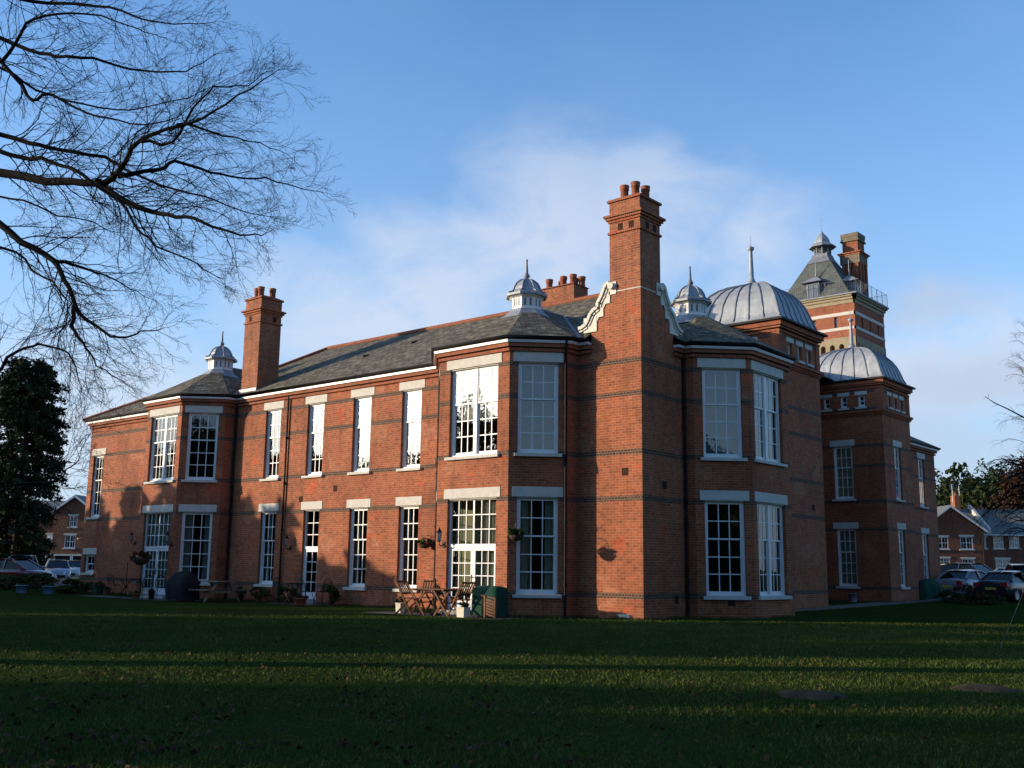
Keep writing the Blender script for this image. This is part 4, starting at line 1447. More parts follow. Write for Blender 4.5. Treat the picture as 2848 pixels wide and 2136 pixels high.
def house_right():
    H = Plane2(2653, 105, 1595)
    t = thing('brick_house', 'red brick house with pale edged gable beyond the cars on the right', 'house', H.p(0, 0, 0))
    t.location = (0, 0, 0)
    X, Z = H.X, H.Z
    x0, x1 = X(2566), X(2742)
    hol = [(X(a) - x0, X(b) - x0, Z(c), Z(d)) for a, b, c, d in ((2609, 2643, 1530, 1497), (2676, 2711, 1530, 1495), (2612, 2644, 1573, 1555), (2678, 2712, 1580, 1556), (2574, 2600, 1530, 1497))]
    gable(t, H, x0, x1, 0, Z(1477), Z(1414), 0, 7, hol, .2)
    xr = X(3050)
    F = H.frame(x1, xr, 1.6)
    ww = [(X(a) - x1, X(b) - x1, Z(c), Z(d)) for a, b, c, d in ((2750, 2768, 1526, 1495), (2788, 2816, 1526, 1492), (2832, 2860, 1524, 1492), (2790, 2830, 1580, 1555), (2900, 2930, 1524, 1492))]
    wl = MB()
    wall_face(wl, F, .2, Z(1487), ww, .14)
    wl.build('wall', 'brick_house', t)
    MB().poly([H.p(X(2500), 1.6, .2), H.p(x0, 1.6, .2), H.p(x0, 1.6, Z(1487)), H.p(X(2500), 1.6, Z(1487))]).build('side_wall', 'brick_house', t)
    for h in ww:
        house_window(t, F, *h)
    rf = MB()
    zr = H.ZD(1420, 5.5)
    rf.poly([H.p(X(2500), 1.3, Z(1487)), H.p(xr, 1.3, Z(1487)), H.p(xr, 5.5, zr), H.p(X(2500), 5.5, zr)])
    rf.poly([H.p(xr, 9.7, Z(1487)), H.p(X(2500), 9.7, Z(1487)), H.p(X(2500), 5.5, zr), H.p(xr, 5.5, zr)])
    rf.build('roof', 'slate_pale', t)
    g = MB()
    g.wbox(F, -.0, F.len, .0, .34, Z(1490), Z(1487) - .005)
    g.build('gutter', 'white', t)
    p = MB()
    u = X(2772) - x1
    Fp = Frame(H.p(X(2772), 1.2, 0)[:2], H.p(X(2772), 5.5, 0)[:2])
    p.hexa([H.p(X(2770), 1.15, Z(1487)), H.p(X(2778), 1.15, Z(1487)), H.p(X(2778), 5.5, zr), H.p(X(2770), 5.5, zr), H.p(X(2770), 1.15, Z(1487) + .6), H.p(X(2778), 1.15, Z(1487) + .6), H.p(X(2778), 5.5, zr + .45), H.p(X(2770), 5.5, zr + .45)])
    p.build('party_wall', 'stone', t)
    xc0, xc1 = H.XD(2667, 4.6), H.XD(2683, 4.6)
    zc0, zc1 = H.ZD(1424, 4.6), H.ZD(1383, 4.6)
    ch = MB()
    ch.hexa([H.p(xc0, 4.6, zc0), H.p(xc1, 4.6, zc0), H.p(xc1, 5.6, zc0), H.p(xc0, 5.6, zc0), H.p(xc0, 4.6, zc1), H.p(xc1, 4.6, zc1), H.p(xc1, 5.6, zc1), H.p(xc0, 5.6, zc1)])
    c = ch.build('chimney', 'brick_plain', t)
    q = H.p((xc0 + xc1) / 2, 5.1, 0)
    MB().lathe(q[0], q[1], [(.13, zc1 - .05), (.12, zc1 + .35), (.0, zc1 + .35)], 8).build('chimney_pot', 'terracotta', c)
    for px, top in ((2662, 1352), (2681, 1356)):
        an = MB()
        xa, zt_ = H.XD(px, 4.9), H.ZD(top, 4.9)
        an.tube([H.p(xa, 4.9, zc1 - .8), H.p(xa, 4.9, zt_)], .035, 4)
        for k in range(5):
            an.tube([H.p(xa - .25, 4.9, zt_ - .1 - .12 * k), H.p(xa + .25, 4.9, zt_ - .1 - .12 * k)], .012, 3)
        an.build('aerial', 'rim', c)
    MB().tube([H.p(x1 - .15, -.08, .2), H.p(x1 - .15, -.08, Z(1477))], .06, 6).build('downpipe', 'iron', t)
    # diamond of raised bricks on the gable
    d = MB()
    m, hh, wd = (X(2656), Z(1450)), 20 * H.k, 11 * H.k
    cr = [(m[0], m[1] + hh), (m[0] + wd, m[1]), (m[0], m[1] - hh), (m[0] - wd, m[1])]
    for a, b in zip(cr, cr[1:] + cr[:1]):
        d.bar(H.p(a[0], -.01, a[1]), H.p(b[0], -.01, b[1]), .06, .05)
    d.build('brick_diamond', 'brick_rubbed', t)


def house_left():
    H = Plane2(196, 100, 1562)
    t = thing('brick_house', 'dark red brick house with steep gable and garage door beyond the cars, behind the conifer', 'house')
    X, Z = H.X, H.Z
    x0, x1 = X(141), X(251)
    hol = [(X(a) - x0, X(b) - x0, Z(c), Z(d)) for a, b, c, d in ((183, 205, 1467, 1436), (174, 204, 1524, 1489))]
    F = gable(t, H, x0, x1, 0, Z(1424), Z(1383), 0, 7, hol)
    xl = X(-160)
    F2 = H.frame(xl, x0, 1.5)
    ww = [(X(a) - xl, X(b) - xl, Z(c), Z(d)) for a, b, c, d in ((104, 126, 1521, 1487), (46, 65, 1521, 1487), (97, 122, 1563, 1542), (-20, 5, 1521, 1487), (-90, -65, 1521, 1487))]
    wl = MB()
    wall_face(wl, F2, 0, Z(1436), ww, .14)
    wl.build('wall', 'brick_house', t)
    for h in ww:
        house_window(t, F2, *h)
    rf = MB()
    xe = X(330)
    rf.poly([H.p(xl, 1.2, Z(1437)), H.p(xe, 1.2, Z(1437)), H.p(xe, 5.4, Z(1386)), H.p(xl, 5.4, Z(1386))])
    rf.poly([H.p(xe, 9.6, Z(1437)), H.p(xl, 9.6, Z(1437)), H.p(xl, 5.4, Z(1386)), H.p(xe, 5.4, Z(1386))])
    rf.build('roof', 'slate_pale', t)
    for a, b in ((153, 195), (202, 232)):
        g = MB().wbox(F, X(a) - x0, X(b) - x0, .0, .05, 0, Z(1545)).build('garage_door', 'dark', t)
        MB().wbox(F, X(a) - x0 - .1, X(b) - x0 + .1, .0, .09, Z(1545), Z(1541)).build('lintel', 'stone_white', g)
        fr_ = MB()
        fr_.wbox(F, X(a) - x0 - .08, X(a) - x0, .0, .08, 0, Z(1545)); fr_.wbox(F, X(b) - x0, X(b) - x0 + .08, .0, .08, 0, Z(1545))
        fr_.build('frame', 'white', g)
    MB().lathe(0, 0, [(.0, 0), (.14, .02), (.16, .06), (.0, .08)], 12).build('alarm_box', 'white', t).location = H.p(X(214), -.06, Z(1500))
    MB().wbox(F2, X(138) - xl, X(140) - xl, .0, .08, 0, Z(1436)).build('downpipe', 'iron', t)


house_right()
house_left()


# ------------------------------------------------------------------ parked cars (x forward, z up)
def loft(mb, stations, smooth=True):
    mb.grid(stations, False, smooth)
    mb.poly(stations[0][::-1]); mb.poly(stations[-1])


def car(label, paint, style, loc, head):
    L_, top, gh, hw, wr = {
        'saloon': (4.5, [(-2.25, .66), (-2.2, .92), (-1.5, 1.0), (-.4, .97), (.9, .94), (1.75, .84), (2.15, .70), (2.25, .52)], [(-1.72, .98), (-1.05, 1.37), (-.3, 1.43), (.2, 1.41), (1.10, .93)], .87, .31),
        'hatch': (3.9, [(-1.92, .62), (-1.9, .92), (-1.4, .98), (.75, .96), (1.45, .86), (1.85, .70), (1.95, .48)], [(-1.84, .95), (-1.45, 1.40), (-.6, 1.47), (.05, 1.45), (1.05, .94)], .83, .30),
        'estate': (4.6, [(-2.3, .8), (-2.26, 1.10), (-1.5, 1.12), (.95, 1.10), (1.8, 1.02), (2.2, .88), (2.3, .62)], [(-2.24, 1.08), (-2.0, 1.66), (-1.0, 1.75), (.15, 1.72), (1.05, 1.08)], .92, .37)}[style]
    t = thing('parked_car', label, 'car', loc, head, 'cars parked beyond the lawn')
    b = MB()
    zb = wr * .75
    st = []
    for x, z in top:
        k = 1 - .10 * max(0, abs(x) / (L_ / 2) - .72) / .28
        w_ = hw * k
        st.append([(x, -w_ * .93, zb), (x, -w_, zb + .12), (x, -w_, z - .20), (x, -w_ * .95, z - .05), (x, -w_ * .82, z), (x, 0, z + .03), (x, w_ * .82, z), (x, w_ * .95, z - .05), (x, w_, z - .20), (x, w_, zb + .12), (x, w_ * .93, zb)])
    loft(b, st)
    # roof skin and pillars
    roof = gh[1:-1]
    b.grid([[(x, -hw * .68, z + .0), (x, -hw * .60, z + .035), (x, 0, z + .055), (x, hw * .60, z + .035), (x, hw * .68, z)] for x, z in roof])
    for s in (-1, 1):
        y0, y1 = s * hw * .90, s * hw * .69
        P = lambda q, y: (q[0], y, q[1])
        b.bar(P(gh[0], y0), P(gh[1], y1), .10, .07); b.bar(P(gh[-1], y0), P(gh[-2], y1), .06, .06)
        xm = (gh[0][0] + gh[-1][0]) / 2
        b.bar((xm, y0, gh[0][1]), (xm, y1, gh[2][1]), .07, .05)
        for p, q in zip(roof, roof[1:]):
            b.bar(P(p, y1), P(q, y1), .05, .06)
        b.bar((gh[-1][0] - .25, s * (hw + .02), gh[-1][1] + .06), (gh[-1][0] - .25, s * (hw + .16), gh[-1][1] + .09), .16, .12)
    body = b.build('body', paint, t)
    g = MB()
    lo = [(gh[0][0], gh[0][1]), (gh[-1][0], gh[-1][1])]
    n = len(gh)
    tops = [(x * .985 if abs(x) > 1 else x, z - .015) for x, z in gh]
    for s in (-1, 1):
        y0, y1 = s * hw * .88, s * hw * .66
        side = [(gh[0][0] + .03, y0, gh[0][1])] + [(x, y1, z) for x, z in tops[1:-1]] + [(gh[-1][0] - .03, y0, gh[-1][1])]
        g.poly(side if s > 0 else side[::-1])
    for (p, q) in ((gh[0], tops[1]), (gh[-1], tops[-2])):
        qd = [(p[0], -hw * .86, p[1]), (p[0], hw * .86, p[1]), (q[0], hw * .65, q[1]), (q[0], -hw * .65, q[1])]
        g.poly(qd if p[0] > 0 else qd[::-1])
    g.build('window', 'carglass', t)
    it = MB()
    for x_ in (gh[0][0] + .9, gh[0][0] + 1.9):
        for s_ in (-1, 1):
            it.box(x_, x_ + .14, s_ * .38 - .24, s_ * .38 + .24, .45, gh[2][1] - .22)
    it.box(gh[0][0] + .1, gh[-1][0] - .1, -hw * .8, hw * .8, gh[0][1] - .12, gh[0][1] - .02)
    it.build('seats', 'dark', t)
    ax = L_ / 2 - .78
    for x in (-ax, ax):
        for s in (-1, 1):
            w_ = MB()
            yy = s * (hw - .10)
            ring = lambda r, y: [(x + r * math.cos(2 * math.pi * k / 18), y, wr + r * math.sin(2 * math.pi * k / 18)) for k in range(18)]
            w_.grid([ring(wr * .62, yy + s * .115), ring(wr * .96, yy + s * .115), ring(wr, yy + s * .08), ring(wr, yy - s * .09)], True)
            w_.poly(ring(wr, yy - s * .09))
            wh = w_.build('wheel', 'tyre', t)
            r_ = MB()
            for k in range(5):
                a = 2 * math.pi * k / 5
                r_.bar((x, yy + s * .10, wr), (x + wr * .60 * math.cos(a), yy + s * .10, wr + wr * .60 * math.sin(a)), .07, .04, (0, 1, 0))
            r_.grid([ring(wr * .66, yy + s * .118), ring(wr * .54, yy + s * .11)], True)
            r_.build('rim', 'rim', wh)
    xf, xr_ = top[-2][0], top[1][0]
    for s in (-1, 1):
        MB().hexa([(xf + .02, s * hw * .62 - .17, top[-2][1] - .16), (xf + .09, s * hw * .62 - .17, top[-2][1] - .16), (xf - .0, s * hw * .62 + .17, top[-2][1] - .16), (xf - .12, s * hw * .62 + .17, top[-2][1] - .16),
                   (xf - .02, s * hw * .62 - .15, top[-2][1] - .0), (xf + .03, s * hw * .62 - .15, top[-2][1] - .0), (xf - .03, s * hw * .62 + .17, top[-2][1] - .0), (xf - .14, s * hw * .62 + .17, top[-2][1] - .0)]).build('headlight', 'chrome', t)
        MB().box(xr_ - .10, xr_ + .10, s * hw * .80 - .13, s * hw * .80 + .13, top[1][1] - .22, top[1][1] - .03).build('tail_light', 'redlamp', t)
    MB().box(top[0][0] - .03, top[0][0] + .05, -.26, .26, .55, .66).build('number_plate', 'plate', t)
    gr = MB()
    gr.box(top[-1][0] - .02, top[-1][0] + .03, -.45, .45, zb + .08, zb + .24)
    gr.build('grille', 'dark', t)
    return t


def car_at(px, depth):
    q = dp(px, 1600, depth)
    return (q.x, q.y, gz(q.x, q.y) + .02)


VIEW = math.atan2(HF.y, HF.x)
for args in (
        ('silver hatchback facing the lawn, between the dark cars left of the long building', 'car_silver', 'hatch', car_at(158, 73), VIEW + R(205)),
        ('dark red car nearest the flower bed at the left edge, glass roof line low', 'car_red', 'hatch', car_at(52, 57), VIEW + R(252)),
        ('black off-road car with upright rear window behind the dark red car', 'car_dark', 'estate', car_at(62, 68), VIEW + R(20)),
        ('pale car half hidden behind the silver hatchback by the garage', 'car_pale', 'hatch', car_at(208, 86), VIEW + R(190)),
        ('silver saloon seen from behind, nearest the green cover on the right', 'car_silver', 'saloon', car_at(2694, 55), VIEW + R(-52)),
        ('black saloon with yellow number plate at the right edge of the lawn', 'car_dark', 'saloon', car_at(2812, 52), VIEW + R(-50)),
        ('tall maroon people carrier parked behind the silver saloon', 'car_maroon', 'estate', car_at(2712, 63), VIEW + R(215)),
        ('black estate car with glowing red tail lamp right of the maroon people carrier', 'car_dark', 'estate', car_at(2840, 58), VIEW + R(-20)),
        ('pale green car mostly hidden between the maroon people carrier and black estate', 'car_pale', 'hatch', car_at(2790, 74), VIEW + R(95)),
        ('dark green hatchback peeping out at the brick wall end, left of the maroon people carrier', 'car_dark', 'hatch', car_at(2622, 70), VIEW + R(80))):
    car(*args)


# ------------------------------------------------------------------ leaves and branches
def leaf_object(name, pts, nrm, size, mat, parent=None, aspect=1.6, jitter=.5):
    """many small leaf faces through a volume"""
    n = len(pts)
    pts = np.asarray(pts, dtype=np.float64)
    a = rng.normal(size=(n, 3)); a += np.asarray(nrm) * .8
    a /= np.linalg.norm(a, axis=1)[:, None] + 1e-9
    b = rng.normal(size=(n, 3)); b -= (b * a).sum(1)[:, None] * a
    b /= np.linalg.norm(b, axis=1)[:, None] + 1e-9
    c = np.cross(a, b)
    s = (size * (1 + jitter * rng.uniform(-1, 1, n)))[:, None]
    v = np.stack([pts - b * s * aspect * .5, pts + c * s * .5, pts + b * s * aspect * .5, pts - c * s * .5], 1).reshape(-1, 3)
    return np_mesh(name, v, np.arange(4 * n).reshape(n, 4), mat, parent)


def np_mesh(name, v, f, mat, parent=None, smooth=False):
    me = bpy.data.meshes.new(name)
    f = np.asarray(f)
    k = f.shape[1]
    me.vertices.add(len(v)); me.vertices.foreach_set('co', np.ascontiguousarray(v, dtype=np.float32).ravel())
    me.loops.add(f.size); me.loops.foreach_set('vertex_index', np.ascontiguousarray(f, dtype=np.int32).ravel())
    me.polygons.add(len(f)); me.polygons.foreach_set('loop_start', np.arange(0, f.size, k, dtype=np.int32))
    if smooth:
        me.polygons.foreach_set('use_smooth', np.ones(len(f), dtype=bool))
    me.update(calc_edges=True)
    me.materials.append(M[mat])
    o = bpy.data.objects.new(name, me)
    COL.objects.link(o)
    if parent is not None:
        o.parent = parent
    return o


class Twigs:
    """tapered tubes gathered into one mesh"""
    def __init__(self, sides=4):
        self.v, self.f, self.s, self.n = [], [], sides, 0

    def add(self, pts, rad):
        P = np.asarray(pts, dtype=np.float64); m = len(P)
        T = np.empty_like(P); T[1:-1] = P[2:] - P[:-2]; T[0] = P[1] - P[0]; T[-1] = P[-1] - P[-2]
        T /= np.linalg.norm(T, axis=1)[:, None] + 1e-9
        ref = np.array([0, 0, 1.0]) if abs(T[0, 2]) < .9 else np.array([1.0, 0, 0])
        A = np.cross(T, ref); A /= np.linalg.norm(A, axis=1)[:, None] + 1e-9
        Bv = np.cross(A, T)
        an = 2 * np.pi * np.arange(self.s) / self.s
        r = np.asarray(rad)[:, None, None]
        V = P[:, None, :] + r * (A[:, None, :] * np.cos(an)[None, :, None] + Bv[:, None, :] * np.sin(an)[None, :, None])
        self.v.append(V.reshape(-1, 3))
        i = np.arange(m - 1)[:, None] * self.s; j = np.arange(self.s)[None, :]; j2 = (j + 1) % self.s
        q = np.stack([i + j, i + self.s + j, i + self.s + j2, i + j2], -1).reshape(-1, 4) + self.n
        self.f.append(q); self.n += m * self.s

    def build(self, name, mat, parent=None):
        return np_mesh(name, np.concatenate(self.v), np.concatenate(self.f), mat, parent, True)


def grow(tw, start, direc, length, rad, level, rnd, bend=(0, 0, 0), spread=.6, kids=6, seg=6, wob=.16, taper=.35, kid_len=.55, flat=None):
    """a branch with side branches; bend pulls it (weight or light)"""
    p = np.array(start, float); d = np.array(direc, float); d /= np.linalg.norm(d)
    pts = [p.copy()]
    st = length / seg
    for k in range(seg):
        d = d + np.array([rnd.gauss(0, wob) for _ in range(3)]) + np.array(bend) * (k + 1) / seg
        d /= np.linalg.norm(d)
        p = p + d * st
        pts.append(p.copy())
    rr = [rad * (1 - (1 - taper) * k / seg) for k in range(seg + 1)]
    tw.add(pts, rr)
    if level > 0:
        for k in range(kids):
            t = .18 + .80 * (k + rnd.random() * .8) / kids
            x = min(t * seg, seg - .01); i = int(x)
            q = pts[i] + (pts[i + 1] - pts[i]) * (x - i)
            ax = pts[i + 1] - pts[i]; ax = ax / np.linalg.norm(ax)
            s = np.cross(ax, np.array([rnd.gauss(0, 1) for _ in range(3)])); s /= np.linalg.norm(s) + 1e-9
            if flat is not None:
                s = s - np.array(flat) * s.dot(np.array(flat)) * .6; s /= np.linalg.norm(s) + 1e-9
            nd_ = ax * (1 - spread * .35) + s * spread
            grow(tw, q, nd_, length * kid_len * (1.15 - .6 * t) * rnd.uniform(.7, 1.25), max(rr[i] * .55, .0019), level - 1, rnd, bend, spread, max(3, int(kids * .8)), max(3, seg - 1), wob, taper, kid_len, flat)


def bare_tree():
    """limbs follow the photograph's boughs, each at its own distance; trunk beyond the left edge"""
    rnd = random.Random(11)
    t = thing('bare_tree', 'bare leafless tree with long dark boughs reaching in from the left against the sky', 'tree')
    base = dp(-760, 1780, 14.5)
    base.z = -.05
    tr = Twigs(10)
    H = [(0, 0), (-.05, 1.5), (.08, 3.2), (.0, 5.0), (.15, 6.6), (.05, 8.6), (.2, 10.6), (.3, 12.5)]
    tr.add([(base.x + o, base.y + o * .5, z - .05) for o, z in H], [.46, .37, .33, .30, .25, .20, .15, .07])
    tr.build('trunk', 'bark', t)
    axis = lambda z: np.array([base.x + .1, base.y, z])
    LIMBS = [  # (points: photo place, distance), start radius, end radius, height on trunk
        ([((-60, 480), 14.2), ((90, 497), 13.9), ((200, 508), 13.6), ((290, 508), 13.4), ((318, 488), 13.3), ((345, 455), 13.1), ((386, 392), 12.9), ((470, 362), 12.7), ((560, 330), 12.5), ((660, 268), 12.2), ((760, 205), 12.0)], .080, .007, 5.9),
        ([((270, 505), 13.4), ((330, 545), 13.3), ((398, 583), 13.2), ((465, 597), 13.0), ((540, 610), 12.8), ((620, 640), 12.6), ((690, 655), 12.4), ((740, 648), 12.2)], .052, .006, None),
        ([((330, 490), 13.3), ((440, 472), 13.6), ((486, 452), 13.8), ((560, 470), 14.0), ((640, 490), 14.2), ((740, 500), 14.3), ((820, 520), 14.5), ((900, 535), 14.6)], .034, .005, None),
        ([((-60, 365), 15.0), ((80, 395), 14.9), ((160, 415), 14.8), ((290, 437), 14.6), ((345, 470), 14.4), ((450, 515), 14.2), ((560, 545), 14.0), ((660, 580), 13.9), ((760, 605), 13.8)], .050, .005, 6.9),
        ([((-60, 420), 12.6), ((60, 437), 12.5), ((140, 447), 12.4), ((230, 490), 12.3), ((330, 560), 12.2), ((380, 630), 12.1), ((430, 680), 12.0), ((520, 720), 11.9), ((590, 760), 11.9), ((625, 775), 11.8)], .040, .004, 6.2),
        ([((-60, 600), 13.2), ((60, 672), 13.0), ((145, 722), 12.9), ((180, 780), 12.8), ((208, 850), 12.7), ((262, 905), 12.6), ((330, 940), 12.5), ((400, 925), 12.5), ((455, 912), 12.4)], .062, .005, 5.2),
        ([((150, 722), 12.9), ((200, 735), 13.1), ((250, 752), 13.3), ((300, 770), 13.4), ((360, 800), 13.5), ((415, 830), 13.6)], .028, .004, None),
        ([((208, 850), 12.7), ((202, 905), 12.6), ((228, 945), 12.5), ((250, 985), 12.4), ((290, 1030), 12.3), ((345, 1060), 12.2)], .030, .004, None),
        ([((-60, 85), 15.2), ((80, 140), 15.0), ((160, 155), 14.9), ((260, 165), 14.7), ((360, 190), 14.6), ((470, 200), 14.4), ((540, 190), 14.3), ((600, 150), 14.2)], .046, .005, 9.0),
        ([((-60, 130), 13.8), ((40, 215), 13.7), ((90, 280), 13.6), ((140, 262), 13.6), ((210, 300), 13.5), ((300, 330), 13.4), ((400, 350), 13.3), ((500, 320), 13.2), ((590, 240), 13.1)], .040, .004, 8.6),
        ([((-60, -30), 14.6), ((90, 5), 14.5), ((220, 10), 14.4), ((340, 30), 14.2), ((420, 60), 14.0), ((520, 68), 13.9), ((600, 60), 13.8)], .044, .004, 10.0),
        ([((-60, 180), 12.4), ((30, 145), 12.3), ((75, 65), 12.2), ((160, 40), 12.1), ((280, 45), 12.0), ((380, 80), 11.9), ((450, 105), 11.8)], .036, .004, 8.8),
        ([((0, 190), 14.6), ((100, 250), 14.5), ((230, 290), 14.4), ((370, 305), 14.3), ((520, 270), 14.1), ((640, 215), 14.0)], .030, .004, 8.6),
        ([((-60, 1060), 12.0), ((20, 1000), 11.9), ((72, 965), 11.8), ((130, 962), 11.7), ((190, 985), 11.6), ((215, 1040), 11.6), ((225, 1090), 11.5)], .030, .004, 3.9),
        ([((-60, 700), 11.6), ((20, 690), 11.5), ((90, 745), 11.4), ((170, 815), 11.3), ((190, 880), 11.3), ((150, 940), 11.2)], .026, .004, 5.0),
        ([((-60, 540), 15.4), ((70, 560), 15.3), ((160, 600), 15.2), ((240, 610), 15.1), ((300, 640), 15.0), ((360, 650), 15.0)], .026, .004, 6.6),
        ([((390, 390), 12.9), ((480, 395), 12.7), ((540, 300), 12.6), ((600, 245), 12.5), ((690, 240), 12.4), ((740, 200), 12.3)], .024, .004, None),
        ([((470, 362), 12.7), ((520, 345), 12.8), ((620, 375), 13.0), ((720, 400), 13.1), ((800, 430), 13.2)], .022, .004, None),
        ([((-60, 1360), 11.0), ((60, 1345), 10.9), ((150, 1338), 10.8), ((200, 1300), 10.8), ((222, 1270), 10.7)], .018, .005, 2.9)]
    tw = Twigs(3)
    for pts, r0, r1, zt in LIMBS:
        P = [np.array(dp(px, py, d)) for (px, py), d in pts]
        if zt is not None:
            a = axis(zt); P = [a, a * .45 + P[0] * .55 + np.array([0, 0, .12])] + P
        # smooth the bough
        Q = []
        for i in range(len(P) - 1):
            p0, p1, p2, p3 = P[max(i - 1, 0)], P[i], P[i + 1], P[min(i + 2, len(P) - 1)]
            for s in (0, .33, .66):
                Q.append(.5 * ((2 * p1) + (p2 - p0) * s + (2 * p0 - 5 * p1 + 4 * p2 - p3) * s * s + (3 * p1 - p0 - 3 * p2 + p3) * s ** 3) + np.array([rnd.gauss(0, .012) for _ in range(3)]))
        Q.append(P[-1])
        n = len(Q)
        r0 *= 1.08
        ro = r0 * (1.05 if zt is not None else 1)
        rad = [ro + (r1 - ro) * (k / (n - 1)) ** .75 for k in range(n)]
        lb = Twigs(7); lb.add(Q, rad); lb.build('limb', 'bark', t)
        first = 7 if zt is not None else 1
        side = 1
        for k in range(first, n - 1):
            tang = Q[k + 1] - Q[k]; ln = np.linalg.norm(tang); tang /= ln
            for _ in range(2 if ln > .12 else 1):
                side = -side
                perp = np.cross(tang, np.array(FW)) * side + np.array(FW) * rnd.gauss(0, .55)
                perp /= np.linalg.norm(perp)
                f = k / n
                grow(tw, Q[k] + tang * ln * rnd.random(), tang * .85 + perp * rnd.uniform(.45, .9), rnd.uniform(.5, 1.2) * (1.1 - .5 * f), max(.0034, min(.011, rad[k] * .30)), 2, rnd, (.07 * HR.x, .07 * HR.y, -.03), .60, 6, 6, .17, .4, .48)
        grow(tw, Q[-1], Q[-1] - Q[-2], .38, r1 * .8, 2, rnd, (0, 0, 0), .6, 6, 5, .16, .4, .5)
    tw.build('twigs', 'bark', t)


bare_tree()


def hanging_tree():
    """dark drooping tree at the right edge, trunk just beyond the frame"""
    rnd = random.Random(5)
    t = thing('bare_tree', 'dark leafless tree with arching drooping twigs at the right edge, before the far house', 'tree')
    b = dp(2935, 1650, 46); b.z = gz(b.x, b.y) - .05
    tr = Twigs(9)
    pts = [np.array([b.x, b.y, b.z]), np.array([b.x - .1, b.y, 1.5]), np.array([b.x + .05, b.y - .1, 3.2]), np.array([b.x - .1, b.y, 4.9]), np.array([b.x - .15, b.y + .05, 6.2])]
    tr.add(pts, [.26, .21, .18, .13, .06])
    tr.build('trunk', 'bark', t)
    tw = Twigs(4)
    for k in range(42):
        z = rnd.uniform(2.2, 6.2)
        a = rnd.uniform(0, 2 * math.pi)
        d = np.array([math.cos(a), math.sin(a), rnd.uniform(.15, .9)])
        grow(tw, (b.x - .1, b.y, z), d, rnd.uniform(1.9, 3.5), .042, 3, rnd, (0, 0, -.36), .6, 7, 7, .13, .3, .45)
    tw.build('crown', 'bark', t)
    t2 = thing('birch_tree', 'tall slender leafless birch with fine hanging twigs at the right edge against the sky', 'tree')
    b = dp(2905, 1650, 52); b.z = gz(b.x, b.y) - .05
    tr = Twigs(8)
    pts = [np.array([b.x + .15 * math.sin(k), b.y, b.z + 14.2 * k / 8]) for k in range(9)]
    tr.add(pts, [.17 * (1 - .9 * k / 8) + .01 for k in range(9)])
    tr.build('trunk', 'bark_brown', t2)
    tw = Twigs(3)
    for k in range(48):
        f = rnd.uniform(.28, .99)
        a = rnd.uniform(0, 2 * math.pi)
        d = np.array([math.cos(a), math.sin(a), rnd.uniform(.5, 1.2)])
        grow(tw, (b.x, b.y, b.z + 14.2 * f), d, (2.6 - 1.7 * f) * rnd.uniform(.8, 1.2), .028 * (1.1 - f * .7), 3, rnd, (0, 0, -.26), .55, 6, 6, .12, .3, .5)
    tw.build('crown', 'bark_brown', t2)
    # a single bough poking in from a near tree beyond the right edge
    t3 = thing('bare_tree', 'leafless sapling whose single thin bough pokes into the sky from the right edge', 'tree')
    q0, q1 = dp(3120, 1700, 19), dp(3120, 1260, 19)
    q0.z = -.05
    tr = Twigs(8)
    tr.add([np.array(q0), np.array(q0) * .5 + np.array(q1) * .5 + .05, np.array(q1), np.array(q1) + np.array([0, 0, 1.6])], [.10, .085, .07, .02])
    tr.build('trunk', 'bark', t3)
    tw = Twigs(5)
    P = [np.array(q1)] + [np.array(dp(x, y, d)) for (x, y), d in (((2960, 1230), 18.8), ((2850, 1162), 18.6), ((2800, 1136), 18.5), ((2765, 1120), 18.4), ((2740, 1103), 18.3))]
    tw.add(P, [.05, .022, .015, .012, .009, .004])
    for k in range(2, 5):
        for s in (-1, 1):
            d = P[k + 1] - P[k]
            grow(tw, P[k] + d * rnd.random(), d / np.linalg.norm(d) + np.array([0, 0, .7 * s]), rnd.uniform(.08, .2), .004, 0, rnd, (0, 0, 0), .5, 0, 3)
    tw.build('crown', 'bark', t3)


hanging_tree()


def clump_points(n, centre, rad, clumps, sub, rnd_=rng, flat=1.0):
    """points gathered in clumps inside an ellipsoid"""
    c = rnd_.normal(size=(clumps, 3)); c /= np.linalg.norm(c, axis=1)[:, None]
    c *= rnd_.uniform(.35, 1.0, (clumps, 1)) ** .5
    k = rnd_.integers(0, clumps, n)
    q = rnd_.normal(size=(n, 3)); q /= np.linalg.norm(q, axis=1)[:, None]
    q *= rnd_.uniform(.3, 1, (n, 1)) ** .5 * sub * rnd_.uniform(.6, 1.3, (clumps, 1))[k]
    p = (c[k] + q)
    nn = q / (np.linalg.norm(q, axis=1)[:, None] + 1e-9)
    return np.array(centre) + p * np.array(rad), nn


